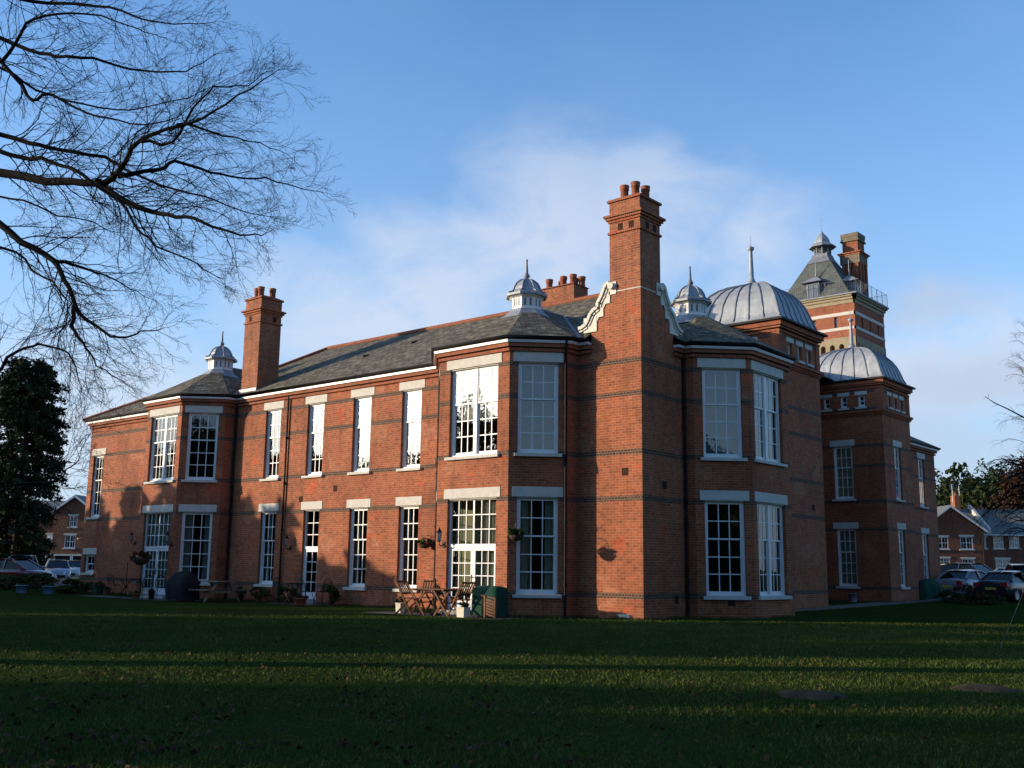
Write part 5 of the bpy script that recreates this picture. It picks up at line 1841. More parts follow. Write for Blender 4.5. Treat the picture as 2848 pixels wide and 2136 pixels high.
def conifer(label, px, depth, height, width, group=None):
    t = thing('conifer_tree', label, 'tree', group=group)
    b = dp(px, 1620, depth); b.z = -.05
    tr = Twigs(8)
    tr.add([np.array([b.x, b.y, -.05]), np.array([b.x + .1, b.y, height * .5]), np.array([b.x, b.y, height * .96])], [.32, .22, .05])
    P, N = [], []
    for k in range(330):
        f = rng.uniform(.05, 1.0) ** .9
        z = height * f
        a = rng.uniform(0, 2 * math.pi)
        wd = width * (.62 + .45 * math.sin(min(1, f * 1.05) * math.pi * .62 + .5)) * (1 if f < .9 else (1.0 - (f - .9) * 3.5)) * .5
        L0 = wd * rng.uniform(.75, 1.12)
        m = 150
        s = rng.uniform(.15, 1, m) ** .7
        droop = -.55 * s ** 2 * rng.uniform(.5, 1.4)
        q = np.stack([b.x + math.cos(a) * L0 * s + rng.normal(0, .14, m), b.y + math.sin(a) * L0 * s + rng.normal(0, .14, m), z + droop + rng.normal(0, .13, m) - .35 * rng.uniform(0, 1, m) * s], 1)
        P.append(q); N.append(np.tile([math.cos(a) * .5, math.sin(a) * .5, .3], (m, 1)))
        tr.add([np.array([b.x, b.y, z - .1]), np.array([b.x + math.cos(a) * L0 * .9, b.y + math.sin(a) * L0 * .9, z - .45])], [.05, .01])
    tr.build('trunk', 'trunk', t)
    leaf_object('crown', np.concatenate(P), np.concatenate(N), .13, 'conifer', t, 2.4)
    return t


conifer('dense dark columnar conifer with drooping sprays at the left edge, behind the cars', 32, 80, 17.2, 5.6)


def far_wood():
    P, N = [], []
    P2, N2 = [], []
    for px, top, wd, dpt in ((2480, 1358, 9, 176), (2530, 1345, 9, 172), (2580, 1338, 9, 168), (2612, 1325, 8, 175), (2640, 1318, 7, 170), (2668, 1308, 6, 172), (2700, 1318, 8, 176), (2735, 1300, 9, 170), (2775, 1300, 9, 174), (2815, 1296, 9, 170), (2850, 1290, 10, 175), (2895, 1290, 10, 172), (2940, 1280, 10, 172),
                             (2560, 1372, 9, 158), (2620, 1365, 9, 155), (2690, 1352, 9, 156), (2750, 1345, 9, 154), (2830, 1340, 10, 156), (2600, 1405, 8, 148), (2670, 1400, 8, 148), (2740, 1400, 8, 147)):
        c = dp(px, top + 12, dpt)
        h = c.z
        p, n = clump_points(6500, (c.x, c.y, h * .52), (wd * .62, wd * .62, h * .50), 46, .26)
        P.append(p); N.append(n)
    for px, top in ((2657, 1287), (2678, 1286), (2637, 1298)):       # thin tops standing above the rest
        c = dp(px, top, 171)
        p, n = clump_points(150, (c.x, c.y, c.z - 1.2), (.9, .9, 1.5), 7, .35)
        P.append(p); N.append(n)
    o = leaf_object('woodland', np.concatenate(P), np.concatenate(N), .34, 'wood')
    tag(o, 'dark green wooded hillside rising behind the far houses on the right', 'woodland', kind='stuff')
    for k, (px, top, wd, dpt, lab) in enumerate(((2862, 1285, 7, 140, 'tall russet leaved tree rising above the wood at the right edge'),
                                                 (2755, 1400, 5, 136, 'low russet leaved tree behind the chimney of the far house'))):
        c = dp(px, top, dpt)
        t = thing('autumn_tree', lab, 'tree')
        tr = Twigs(7)
        tr.add([np.array([c.x, c.y, -.1]), np.array([c.x + .2, c.y, c.z * .5]), np.array([c.x, c.y, c.z * .9])], [.5, .35, .08])
        rnd = random.Random(k)
        for _ in range(14):
            a = rnd.uniform(0, 6.28)
            grow(tr, (c.x, c.y, c.z * rnd.uniform(.3, .8)), (math.cos(a), math.sin(a), .8), 4, .15, 1, rnd)
        tr.build('trunk', 'trunk', t)
        p, n = clump_points(9000, (c.x, c.y, c.z * .56), (wd * .62, wd * .62, c.z * .46), 60, .24)
        leaf_object('crown', p, n, .24, 'wood_brown', t)


far_wood()


# evergreens beyond the left of the view: they shade the lawn and the lower walls and show in the panes
def sun_spot(s, w_):
    d = Vector((.731, .682)) * s + Vector((.682, -.731)) * w_
    return d


def shade_tree(s, w_, top, wd, lab, dens=1.0):
    q = sun_spot(s, w_)
    t = thing('evergreen_tree', lab, 'tree', group='evergreens along the sunny side of the lawn')
    tr = Twigs(7)
    tr.add([np.array([q.x, q.y, -.1]), np.array([q.x + .2, q.y, top * .5]), np.array([q.x, q.y, top * .93])], [.4, .28, .05])
    tr.build('trunk', 'trunk', t)
    n = int((900 + top * wd * 16) * dens)
    p, nn = clump_points(n, (q.x, q.y, top * .50), (wd * .5, wd * .5, top * .5), 60, .22)
    low = rng.uniform(0, 1, n // 2)
    a = rng.uniform(0, 6.283, n // 2)
    sk = np.stack([q.x + np.cos(a) * wd * .45 * np.sqrt(rng.uniform(0, 1, n // 2)), q.y + np.sin(a) * wd * .45 * np.sqrt(rng.uniform(0, 1, n // 2)), top * .62 * low], 1)
    leaf_object('crown', np.concatenate([p, sk]), np.concatenate([nn, np.zeros((n // 2, 3))]), .55, 'conifer', t, 1.7)


NEAR = 'dark evergreen in the nearer row beyond the left of the lawn'
FAR = 'dark evergreen in the far row beyond the left of the lawn'
for w_, ze in ((-38, 6), (-33, 5.2), (-28.5, 4.6), (-24.5, 4.2), (-21.0, 4.3), (-18.2, 4.7), (-15.8, 4.5), (-13.4, 4.0), (-11.4, 2.9), (-9.6, 1.9), (-8.0, .9)):
    shade_tree(1.072 * w_ - 23 + 1.5 * math.sin(w_ * 2.1), w_, ze + 4.6, 3.4 if w_ > -24 else 5.0, NEAR)
for w_, top in ((-19, 10), (-15.5, 10.5), (-12, 10.2), (-9, 10.8), (-6.2, 11.6), (-3.8, 12.2), (-1.7, 12.0), (2.35, 17.5), (4.3, 17), (6.3, 18), (8.4, 17.2), (10.35, 17.8), (17.6, 15.5), (20.0, 18), (23.2, 17), (26.5, 18), (31, 17)):
    shade_tree(-68 + .8 * math.sin(w_ * 2.1), w_, top, 3.5, FAR, .55 if 1 < w_ < 9 else 1.0)

# the park trees all round behind the viewer and along the right: reflected in the panes, the right-hand ones added to cut sky light on the walls
BACK = 'tall dark evergreen behind the viewer and out of view, reflected in the bay windows and cutting sky light'
for k, (x, y, top) in enumerate(((-14, -64, 15), (-6, -66, 16), (2, -68, 15), (10, -66, 14.5), (18, -64, 15.5), (26, -62, 13.5), (33, -58, 13), (40, -53, 13.5), (46, -47, 12.5), (52, -40, 13), (56, -32, 13.5), (59, -24, 12.5), (61, -15, 13.5), (61, -6, 14), (60, 4, 13), (58, 14, 14), (55, 25, 13.5), (52, 36, 14), (50, 48, 13))):
    q = Vector((x, y))
    t = thing('evergreen_tree', BACK, 'tree', group='evergreens behind the viewer')
    tr = Twigs(7)
    tr.add([np.array([x, y, -.1]), np.array([x + .2, y, top * .5]), np.array([x, y, top * .93])], [.4, .28, .05])
    tr.build('trunk', 'trunk', t)
    p, nn = clump_points(2600, (x, y, top * .52), (4.6, 4.6, top * .5), 60, .26)
    n = 2400
    a = rng.uniform(0, 6.283, n); r = 5.2 * np.sqrt(rng.uniform(0, 1, n))
    sk = np.stack([x + np.cos(a) * r, y + np.sin(a) * r, top * .62 * rng.uniform(0, 1, n)], 1)
    leaf_object('crown', np.concatenate([p, sk]), np.concatenate([nn, np.zeros((n, 3))]), .85, 'conifer', t, 1.7)


# ------------------------------------------------------------------ things standing along the walls
def at_y(px, y, z=0.0):
    """x on a vertical line of the photograph at a given distance from the wall"""
    lo, hi = 1500.0, 1760.0
    d = ray(px, 1660)
    for _ in range(3):
        q = CAM + d * ((y - CAM.y) / d.y)
        py = 1660 + (q.z - z) * F_PX / (q - CAM).dot(FW)
        d = ray(px, py)
    q = CAM + d * ((y - CAM.y) / d.y)
    return Vector((q.x, y, z))


def folding_chair(label, loc, rz):
    t = thing('wooden_chair', label, 'chair', loc, rz, 'slatted wooden garden chairs')
    w_ = .24
    for s in (-1, 1):
        MB().bar((.30, s * w_, 0), (-.30, s * w_, .95), .03, .05).build('leg', 'teak', t)
        MB().bar((-.30, s * (w_ - .04), 0), (.24, s * (w_ - .04), .45), .03, .05).build('leg', 'teak', t)
    st = MB()
    for k in range(7):
        x = -.17 + .065 * k
        st.box(x, x + .05, -w_ + .02, w_ - .02, .44, .46)
    st.build('seat', 'teak', t)
    bk = MB()
    dx, dz = -.60, .95
    P = lambda f, y: (.30 + dx * f, y, dz * f)
    bk.bar(P(.97, -w_), P(.97, w_), .05, .03, (-.6, 0, .95)); bk.bar(P(.62, -w_), P(.62, w_), .05, .03, (-.6, 0, .95))
    for k in range(5):
        y = -w_ + .08 + .08 * k
        bk.bar(P(.62, y), P(.97, y), .045, .015, (1, 0, .6))
    bk.build('backrest', 'teak', t)
    return t


def folding_table(label, loc, rz):
    t = thing('wooden_table', label, 'table', loc, rz)
    tp = MB()
    for k in range(9):
        y = -.38 + .085 * k
        tp.box(-.64, .64, y, y + .072, .715, .74)
    tp.box(-.60, -.54, -.38, .38, .68, .714); tp.box(.54, .60, -.38, .38, .68, .714)
    tp.build('tabletop', 'teak', t)
    for x in (-.45, .45):
        for s in (-1, 1):
            MB().bar((x - .28 * s + .0, -.28 + .02 * s, 0), (x + .28 * s, -.28 + .02 * s, .70), .03, .05).build('leg', 'teak', t)
            MB().bar((x - .28 * s, .28 + .02 * s, 0), (x + .28 * s, .28 + .02 * s, .70), .03, .05).build('leg', 'teak', t)
    st = MB()
    st.bar((-.45, -.28, .35), (-.45, .28, .35), .03, .03); st.bar((.45, -.28, .35), (.45, .28, .35), .03, .03)
    st.build('stretcher', 'teak', t)
    return t


YT = -2.95
tb = at_y(1212, YT)
folding_table('slatted wooden garden table on crossed legs, before the white french doors', tb, R(2))
a = at_y(1118, YT - .25); folding_chair('wooden folding chair at the left end of the slatted garden table, tilted back outline', a + Vector((.25, 0, 0)), R(8))
a = at_y(1192, YT + .95); folding_chair('wooden folding chair behind the slatted garden table against the brick wall', a, R(-62))
a = at_y(1283, YT + .1); folding_chair('wooden folding chair at the right end of the table, before the door leaf', a, R(172))
t = thing('parasol_pole', 'thin dark parasol pole rising through the wooden garden table', 'parasol pole', at_y(1209, YT + .05))
MB().tube([(0, 0, .04), (0, 0, 1.02)], .022, 8).build('pole', 'iron', t)
MB().lathe(0, 0, [(.20, 0), (.20, .04), (.05, .07), (.03, .12)], 14).build('base', 'iron', t)

# a slatted folding stool lying on its side against the covered barbecue
a = at_y(1352, -3.05)
t = thing('folded_table', 'small slatted wooden table tipped on its side against the green barbecue cover', 'table', a, R(-14))
tp = MB()
for k in range(6):
    z = .10 + .075 * k
    tp.hexa([(-.02, -.03, z), (.46, -.03, z - .07), (.46, -.01, z - .07), (-.02, -.01, z), (-.02, -.03, z + .05), (.46, -.03, z - .02), (.46, -.01, z - .02), (-.02, -.01, z + .05)])
tp.build('tabletop', 'teak', t)
for x, dz in ((-.02, 0), (.46, -.07)):
    MB().box(x - .03, x + .03, -.045, .0, .02 + max(0, dz), .60 + dz).build('leg', 'teak', t)
for x in (-.28, -.12):
    MB().bar((x, .06, 0), (x + .05, .02, .62), .04, .03).build('leg', 'teak', t)
MB().bar((-.30, .04, .60), (.46, -.02, .535), .045, .03).build('rail', 'teak', t)


def draped(name, label, cat, loc, rz, wx, wy, h, mat, seed, top=.85, lumps=.035, dome=False):
    """a fabric cover hanging in folds over something boxy"""
    rnd = random.Random(seed)
    ph = [rnd.uniform(0, 6.28) for _ in range(6)]
    n, rows = 56, []
    prof = ((1.04, 0), (1.04, .12), (1.05, .30), (1.06, .48), (1.02, .60), (.93, .72), (.80, .83), (.62, .92), (.36, .985), (.04, 1.0)) if dome else ((1.04, 0), (1.03, .15), (1.01, .40), (1.0, .65), (.99, .90), (.96, .97), (.80, .995), (.36, 1.0), (.05, 1.0))
    for k, (f, zz) in enumerate(prof):
        r = []
        for j in range(n):
            a_ = 2 * math.pi * j / n
            c, s = math.cos(a_), math.sin(a_)
            m = (abs(c) ** 5 + abs(s) ** 5) ** (-1 / 5)
            fold = 1 + lumps * (1 - zz * .7) * math.sin(9 * a_ + ph[0] + zz * 2) + lumps * .6 * math.sin(5 * a_ + ph[1] - zz * 3)
            r.append((wx / 2 * m * c * f * fold, wy / 2 * m * s * f * fold, h * zz * (1 + (.035 * math.sin(2 * a_ + ph[2]) + .05 * (top - .85) * c) * (zz > .6)) + (.02 * math.sin(7 * a_ + ph[3]) if zz == 0 else 0) + .02))
        rows.append(r)
    mb = MB().grid(rows, True, True)
    mb.poly(rows[-1])
    o = mb.build(name, mat)
    o.location = loc; o.rotation_euler = (0, 0, rz)
    return tag(o, label, cat)


draped('covered_barbecue', 'boxy barbecue under a dark green fabric cover, beside the french doors', 'covered barbecue', at_y(1362, -2.36), R(4), .98, .60, .80, 'cover_green', 3, .85, .02)
draped('covered_barbecue', 'domed barbecue under a charcoal cover beside the picnic bench', 'covered barbecue', at_y(508, -2.55), R(0), 1.30, .75, 1.02, 'cover_dark', 9, 1.1, .05, True)
q = at_y(2583, 26.0)
yv = 30.0
for _ in range(30):                 # in front of the wall beyond the second tower
    q = at_y(2583, yv)
    yv += .12 if q.x > -2.15 else -.12
draped('covered_barbecue', 'lumpy teal green cover over garden furniture at the far wall on the right', 'garden cover', (q.x, q.y, 0), R(60), 1.15, .75, 1.02, 'cover_teal', 21, 1.2, .08, True)


def bush(name, label, cat, loc, rad, h, n, mat, pot=None, pot_r=.16, pot_h=.22, group=None, leaf=.055):
    t = thing(name, label, cat, loc, 0, group)
    zb = 0
    if pot:
        MB().lathe(0, 0, [(pot_r * .72, 0), (pot_r, pot_h), (pot_r * 1.1, pot_h + .005), (pot_r * 1.1, pot_h + .04), (pot_r * .85, pot_h + .04), (pot_r * .8, pot_h - .03)], 16).build('pot', pot, t)
        zb = pot_h
    p, nn = clump_points(n, (0, 0, zb + h * .5), (rad, rad, h * .5), 16, .34)
    p[:, 2] = np.maximum(p[:, 2], .01)
    st = Twigs(4)
    for k in range(7):
        a_ = k * .9
        st.add([np.array([0, 0, zb - .02]), np.array([math.cos(a_) * rad * .4, math.sin(a_) * rad * .4, zb + h * .5]), np.array([math.cos(a_) * rad * .7, math.sin(a_) * rad * .7, zb + h * .85])], [.012, .008, .003])
    st.build('stem', 'trunk', t)
    leaf_object('foliage', p, nn, leaf, mat, t)
    return t


def square_planter(label, loc, mat, s=.32, h=.30, plant=True):
    t = thing('planter', label, 'planter', loc, R(2))
    mb = MB()
    a_, b_ = s / 2 * .92, s / 2
    o = [[(sx * k, sy * k, z) for sx, sy in ((-1, -1), (1, -1), (1, 1), (-1, 1))] for k, z in ((a_, 0), (b_, h), (b_ + .012, h + .002), (b_ + .012, h + .03), (b_ - .03, h + .03), (b_ - .03, h - .03))]
    mb.grid(o, True, False); mb.poly(o[0][::-1]); mb.poly(o[-1])
    mb.build('pot', mat, t)
    if plant:
        p, nn = clump_points(260, (0, 0, h + .08), (s * .5, s * .5, .10), 9, .4)
        leaf_object('foliage', p, nn, .045, 'shrub', t)
    return t


square_planter('square cream planter on the grass edge before the small tipped table', at_y(1288, -3.2), 'cream', .27, .24)
square_planter('small square cream planter beside the left wooden chair', at_y(1113, -2.75), 'cream', .20, .26)
square_planter('square dark green planter box at the far left of the long wall', at_y(273, -1.05), 'cover_green', .42, .34)
for px, py_, lab in ((60, -3.2, 'light blue tub on the grass at the far left edge'), (135, -2.8, 'light blue tub on the grass nearest the brick corner')):
    q = at_y(px, py_)
    t = tag(MB().lathe(0, 0, [(.20, 0), (.27, .30), (.285, .30), (.285, .325), (.25, .325), (.24, .28), (.0, .27)], 20).build('tub', 'blue_pot'), lab, 'tub', 'light blue tubs on the grass')
    t.location = q
q = at_y(2373, 22.6)
t = tag(MB().lathe(0, 0, [(.15, 0), (.21, .36), (.225, .36), (.225, .385), (.19, .385), (.18, .33), (.0, .32)], 20).build('plant_pot', 'grey_pot'), 'empty grey bucket shaped pot by the wall between the two towers', 'plant pot')
t.location = q

# picnic bench
t = thing('picnic_bench', 'grey timber picnic bench with attached seats, right of the charcoal covered barbecue', 'picnic bench', at_y(592, -1.95), R(-3))
tp = MB()
for k in range(5):
    y = -.36 + .147 * k
    tp.box(-.88, .88, y, y + .13, .70, .738)
tp.build('tabletop', 'wood_grey', t)
for s in (-1, 1):
    se = MB()
    for k in range(2):
        y = s * .68 - .14 + .145 * k
        se.box(-.88, .88, y, y + .13, .40, .435)
    se.build('seat', 'wood_grey', t)
    for x in (-.62, .62):
        MB().bar((x, s * .72, 0), (x, s * .20, .70), .045, .09, (1, 0, 0)).build('leg', 'wood_grey', t)
for x in (-.575, .575):
    MB().box(x - .02, x + .02, -.80, .80, .30, .395).build('crossbeam', 'wood_grey', t)


def wire_chair(label, loc, rz, mat='iron', group='metal garden chairs'):
    t = thing('metal_chair', label, 'chair', loc, rz, group)
    s = MB()
    s.tube([(.21 * math.cos(a_), .21 * math.sin(a_), .44) for a_ in [2 * math.pi * k / 18 for k in range(19)]], .012, 5)
    for k in range(6):
        y = -.17 + .068 * k
        x = math.sqrt(max(.001, .21 ** 2 - y * y))
        s.tube([(-x, y, .44), (x, y, .44)], .006, 4)
    s.build('seat', mat, t)
    b_ = MB()
    arch = [(-.20 - .10 * math.sin(math.pi * k / 12) * .9, -.21 * math.cos(math.pi * k / 12), .44 + .46 * math.sin(math.pi * k / 12) ** .6) for k in range(13)]
    b_.tube(arch, .012, 5)
    for k in range(2, 11):
        q_ = arch[k]
        b_.tube([(-.20, q_[1], .46), q_], .006, 4)
    for f in (.35, .7):
        b_.tube([(-.20 - .09 * f, -.20, .44 + .40 * f), (-.20 - .09 * f, .20, .44 + .40 * f)], .006, 4)
    b_.build('backrest', mat, t)
    for sx in (-1, 1):
        for sy in (-1, 1):
            MB().tube([(sx * .15, sy * .15, .44), (sx * .20, sy * .19, .22), (sx * .24, sy * .21, 0)], .011, 5).build('leg', mat, t)
    return t


def wire_table(label, loc, r=.42, pole=False):
    t = thing('metal_table', label, 'table', loc)
    m = MB().lathe(0, 0, [(r, .70), (r + .015, .715), (r, .73)], 28)
    m.build('tabletop', 'iron', t)
    for k in range(4):
        a_ = k * math.pi / 2 + .5
        MB().tube([(.30 * math.cos(a_), .30 * math.sin(a_), .70), (.03 * math.cos(a_), .03 * math.sin(a_), .42), (.34 * math.cos(a_), .34 * math.sin(a_), 0)], .014, 5).build('leg', 'iron', t)
    if pole:
        MB().tube([(0, 0, .02), (0, 0, 1.36)], .018, 7).build('parasol_pole', 'iron', t)
    return t


q = at_y(348, -2.35)
wire_table('round black metal table with a parasol pole through it, by the far left bay', q, .55, True)
wire_chair('black metal chair with solid looking back, left of the round black table', at_y(318, -1.9), R(25))
wire_chair('black metal chair between the round black table and the far french doors', at_y(404, -2.55), R(165))
wire_chair('black metal chair before the charcoal covered barbecue, right of the far french doors', at_y(447, -2.6), R(140))
wire_chair('dark green metal chair square before the narrow glazed door', at_y(848, -.95), R(95), 'cover_green')
wire_chair('black metal chair right of the narrow glazed door', at_y(896, -.55), R(180))
wire_chair('black metal chair left of the narrow glazed door, beside the downpipe', at_y(782, -.60), R(20))
wire_table('small round metal table hidden among pots by the narrow glazed door', at_y(818, -1.2), .28)
bush('potted_plant', 'small dark leafy plant in a pot by the wall, left of the downpipe', 'potted plant', at_y(716, -.45), .26, .34, 420, 'shrub', 'terracotta', .13, .18)
bush('potted_plant', 'low leafy plant in a pot close to the downpipe', 'potted plant', at_y(736, -.45), .20, .26, 320, 'shrub', 'terracotta', .12, .16)
bush('shrub', 'straggling dark green shrub at the downpipe foot left of the narrow glazed door', 'shrub', at_y(802, -.8), .46, .58, 900, 'shrub')
bush('potted_plant', 'wide terracotta bowl of russet plants before the narrow glazed door', 'potted plant', at_y(833, -1.45), .26, .12, 260, 'shrub_red', 'terracotta', .24, .20)
bush('shrub', 'round dark green shrub against the wall right of the narrow glazed door', 'shrub', at_y(917, -.6), .36, .62, 900, 'shrub')
bush('potted_plant', 'terracotta pot of low plants beside the dark green planter box', 'potted plant', at_y(296, -1.3), .16, .14, 160, 'shrub_red', 'terracotta', .15, .18)
bush('potted_plant', 'terracotta pot below the round black table', 'potted plant', at_y(378, -2.75), .16, .10, 160, 'shrub', 'terracotta', .17, .16)
bush('potted_plant', 'small dark urn with a trailing plant before the far french doors', 'potted plant', at_y(420, -2.8), .10, .14, 120, 'shrub', 'iron', .12, .26)
bush('potted_plant', 'small dark pot at the foot of the inner corner downpipe', 'potted plant', at_y(668, -.55), .20, .36, 300, 'shrub', 'iron', .14, .16)


def hanging_basket(label, loc, rad, drop, n, mat, bowl=True):
    """loc is the hook; a bowl of plants on three chains"""
    t = thing('hanging_basket', label, 'hanging basket', loc, 0, 'hanging baskets on the brick walls')
    c = MB()
    for k in range(3):
        a_ = 2.1 * k + .4
        c.tube([(0, 0, 0), (rad * .9 * math.cos(a_), rad * .9 * math.sin(a_), -drop)], .006, 4)
    c.build('chain', 'rope', t)
    MB().lathe(0, 0, [(.0, -drop - rad * .85), (rad * .5, -drop - rad * .75), (rad * .85, -drop - rad * .4), (rad, -drop), (rad * .9, -drop), (.0, -drop - .04)], 16).build('bowl', 'trunk', t)
    p, nn = clump_points(n, (0, 0, -drop + .03), (rad * 1.15, rad * 1.15, rad * .75), 18, .35)
    leaf_object('foliage', p, nn, .045, mat, t)
    br = MB()
    br.tube([(0, 0, 0), (0, 0, .04)], .008, 4)
    br.build('hook', 'iron', t)
    return t


def hook_arm(parent, F, u, z, reach):
    m = MB()
    m.tube([F.p(u, .01, z - .25), F.p(u, .02, z + .04), F.p(u, reach * .6, z + .07), F.p(u, reach, z + .04)], .010, 5)
    return m.build('bracket', 'iron', parent)


f = fr(11)
bk = hook_arm(B, f, .22, 2.62, .30)
hanging_basket('hanging basket on chains under a bracket beside the tall bay window', f.p(.22, .30, 2.62), .20, .36, 500, 'shrub')
f = Frame((-8.6, 0), (-7.6, 0))
hook_arm(B, f, .34, 2.30, .22)
hanging_basket('shallow hanging basket in front of the black downpipe', f.p(.34, .26, 2.26), .20, .16, 420, 'shrub')
f = fr(4)
hook_arm(B, f, 1.55, 1.95, .55)
hanging_basket('large bushy russet hanging basket before the far french doors', f.p(1.30, .60, 1.95), .32, .42, 1100, 'shrub_red')


def wall_lamp(label, F, u, z):
    t = thing('wall_lamp', label, 'wall lamp', F.p(u, 0, z), math.atan2(F.n.y, F.n.x), 'black carriage lamps on the brick walls')
    MB().tube([(.0, 0, -.22), (.03, 0, -.20), (.12, 0, -.26), (.20, 0, -.20), (.21, 0, -.10)], .015, 6).box(-.0, .02, -.05, .05, -.30, -.12).build('bracket', 'iron', t)
    MB().lathe(.21, 0, [(.045, -.11), (.075, .14)], 6).build('glass', 'lampglass', t)
    c = MB().lathe(.21, 0, [(.03, -.14), (.055, -.10), (.05, -.105)], 6).lathe(.21, 0, [(.10, .14), (.085, .16), (.03, .25), (.015, .29), (.0, .31)], 6)
    for k in range(6):
        a_ = k * math.pi / 3
        c.tube([(.21 + .048 * math.cos(a_), .048 * math.sin(a_), -.11), (.21 + .078 * math.cos(a_), .078 * math.sin(a_), .145)], .007, 4)
    c.build('cage', 'iron', t)
    return t


wall_lamp('black carriage lamp on the far left wall, left of the far bay', Frame((-31.4, 0), (-24.6, 0)), 4.75, 2.42)
wall_lamp('black carriage lamp on the far bay, right of its french doors', fr(4), 2.46, 2.30)
wall_lamp('black carriage lamp left of the narrow glazed door', fr(7), 3.98, 2.18)
wall_lamp('black carriage lamp on the near bay, left of its french doors', fr(10), .33, 2.22)
t = tag(MB().wbox(Frame((-31.4, 0), (-24.6, 0)), 4.98, 5.10, .002, .08, 1.48, 1.66).build('meter_box', 'white'), 'small white meter box on the far left wall below the carriage lamp', 'meter box')

# low planting at the left end and by the path on the right
for k, (px, y_, rad, h, lab) in enumerate(((190, -1.6, .9, .62, 'low dark shrub against the brick corner at the far left'), (105, -1.3, 1.1, .75, 'low spreading dark shrub behind the light blue tubs'),
                                            (22, -1.0, 1.2, .70, 'low dark shrub at the left edge under the parked cars'))):
    q = at_y(px, y_)
    bush('shrub', lab, 'shrub', (q.x, q.y, 0), rad, h, 1500, 'shrub', leaf=.075)
for px, d, rad, h, mat, lab in ((2680, 47, .75, .85, 'shrub_red', 'thin russet shrub before the silver saloon on the right'), (2640, 49, .6, .55, 'shrub', 'low dark shrub beside the teal cover on the right'),
                                (2735, 47, .9, .45, 'shrub', 'low dark ground shrub by the path under the black saloon')):
    q = dp(px, 1650, d)
    bush('shrub', lab, 'shrub', (q.x, q.y, gz(q.x, q.y)), rad, h, 700, mat, leaf=.075)
q = dp(2775, 1655, 47)
t = thing('bollard', 'short dark wooden bollard at the path edge before the black saloon', 'bollard', (q.x, q.y, gz(q.x, q.y)))
MB().lathe(0, 0, [(.075, 0), (.075, .40), (.06, .44), (.0, .46)], 10).build('post', 'iron', t)
# rope stay pegged into the lawn at the right
q0 = gp(2783, 1800); q1 = dp(3010, 1240, 19.0)
t = thing('guy_rope', 'thin pale rope stretched from a peg in the lawn up to the right edge', 'rope')
MB().tube([q0, q0 * .6 + q1 * .4 - Vector((0, 0, .03)), q1], .0045, 5).build('rope', 'rope', t)
MB().tube([q0 + Vector((0, 0, -.05)), q0 + Vector((.03, 0, .10))], .010, 5).build('peg', 'wood_grey', t)
k_ = q0 * .72 + q1 * .28
MB().lathe(0, 0, [(0, -.05), (.022, -.03), (.022, .03), (0, .05)], 8).build('tensioner', 'rope', t).location = k_


# ------------------------------------------------------------------ grass blades and fallen leaves near the camera
def grass():
    n = 150000
    dep = 5.5 + 24.0 * rng.uniform(0, 1, n) ** 1.25
    lat = rng.uniform(-.58, .58, n) * dep
    x = CAM.x + HF.x * dep + HR.x * lat; y = CAM.y + HF.y * dep + HR.y * lat
    h = rng.uniform(.018, .042, n) * (1 + .5 * (np.sin(x * 1.3) * np.cos(y * 1.7)))
    a_ = rng.uniform(0, 6.283, n); wd = rng.uniform(.0025, .005, n) * (1 + dep * .05)
    dx, dy = np.cos(a_) * wd, np.sin(a_) * wd
    le = rng.normal(0, .5, (n, 2)) * h[:, None]
    z = np.full(n, -.022)
    v = np.stack([np.stack([x - dx, y - dy, z], 1), np.stack([x + dx, y + dy, z], 1), np.stack([x + le[:, 0], y + le[:, 1], z + h], 1)], 1).reshape(-1, 3)
    o = np_mesh('grass', v, np.arange(3 * n).reshape(n, 3), 'blades')
    tag(o, 'short green lawn grass nearest the viewer', 'grass', kind='stuff')
    m = 26000
    dep = 6.2 + 26 * rng.uniform(0, 1, m) ** 1.5
    lat = (rng.uniform(-.56, .56, m) - .10 * rng.uniform(0, 1, m)) * dep
    x = CAM.x + HF.x * dep + HR.x * lat; y = CAM.y + HF.y * dep + HR.y * lat
    drift = .5 + .5 * np.sin(x * 2.1 + 1.3 * np.sin(y * 1.1)) * np.sin(y * 2.7 + 1.7 * np.sin(x * .8 + 1)) + .35 * np.sin(x * 6.3) * np.sin(y * 5.1)
    keep = rng.uniform(0, 1, m) < np.clip(1.0 - (lat / dep + .5) * 1.1, .06, 1) * np.clip(1.5 - dep / 22, .05, 1) * np.clip(drift, .03, 1) ** 1.6
    dep, x, y = dep[keep], x[keep], y[keep]
    p = np.stack([x, y, rng.uniform(.0, .018, len(x))], 1)
    o = leaf_object('leaf_litter', p, np.tile([0, 0, 1.6], (len(x), 1)), .036, 'litter', None, 1.3)
    tag(o, 'brown fallen leaves scattered over the shaded lawn', 'fallen leaves', kind='stuff')


grass()


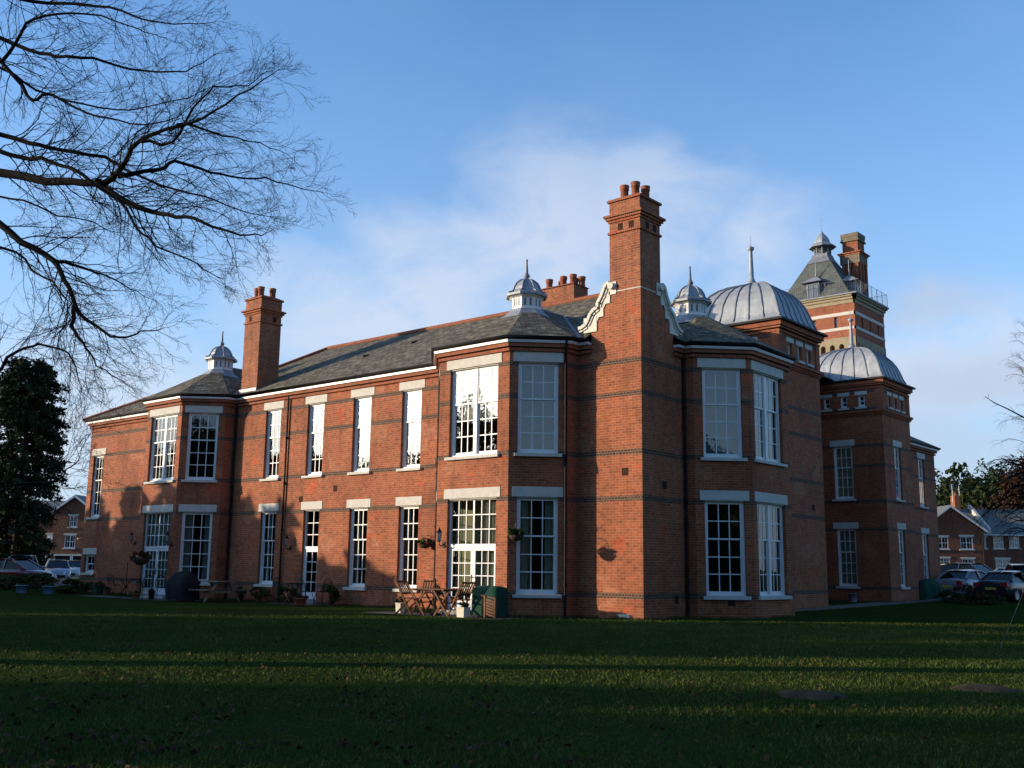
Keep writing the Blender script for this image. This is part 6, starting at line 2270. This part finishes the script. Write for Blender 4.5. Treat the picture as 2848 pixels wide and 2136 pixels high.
def wall_fringe():
    """uncut grass along the foot of the walls"""
    V = []
    for a, b in list(zip(OUT[1:], OUT[2:])) + [((-.55, 10), (-.55, 13.4)), ((-5.2, 23.7), (-2, 23.7)), ((-2, 23.7), (-2, 27.3)), ((-2.9, 27.3), (-2.9, 33.4))]:
        F = Frame(a, b)
        n = int(F.len * 260)
        u = rng.uniform(0, F.len, n); o = np.abs(rng.normal(0, .07, n)) + .01
        cl = .5 + .5 * np.sin(u * 5.3 + a[0] * 3) * np.sin(u * 1.7 + a[1])
        h = rng.uniform(.03, .10, n) * (.5 + cl); wd = rng.uniform(.004, .008, n); an = rng.uniform(0, 6.28, n)
        x = F.A.x + F.d.x * u + F.n.x * o; y = F.A.y + F.d.y * u + F.n.y * o
        le = rng.normal(0, .35, (n, 2)) * h[:, None]
        z = np.full(n, -.022)
        V.append(np.stack([np.stack([x - np.cos(an) * wd, y - np.sin(an) * wd, z], 1), np.stack([x + np.cos(an) * wd, y + np.sin(an) * wd, z], 1), np.stack([x + le[:, 0], y + le[:, 1], z + h], 1)], 1).reshape(-1, 3))
    v = np.concatenate(V)
    o = np_mesh('grass', v, np.arange(len(v)).reshape(-1, 3), 'blades')
    tag(o, 'ragged longer grass along the foot of the brick walls', 'grass', kind='stuff')


wall_fringe()


def earth_patch(px, py, rad, label):
    q = gp(px, py)
    n, rows = 26, []
    for f, h in ((1.0, -.03), (.85, .012), (.6, .035), (.3, .05), (.04, .055)):
        rows.append([(rad * f * (1 + .18 * math.sin(3 * a_ + px) + .10 * math.sin(7 * a_)) * math.cos(a_), rad * f * (1 + .15 * math.cos(4 * a_ + py)) * math.sin(a_), h + .012 * math.sin(5 * a_ + f * 9) * f) for a_ in [2 * math.pi * k / n for k in range(n)]])
    mb = MB().grid(rows, True, True)
    mb.poly(rows[-1])
    o = mb.build('earth_mound', 'earth')
    o.location = (q.x, q.y, -.02)
    tag(o, label, 'earth mound')


earth_patch(2255, 1931, .42, 'low mound of bare brown earth on the lawn, right of the middle')
earth_patch(2735, 1912, .40, 'low mound of bare brown earth on the lawn near the right edge')
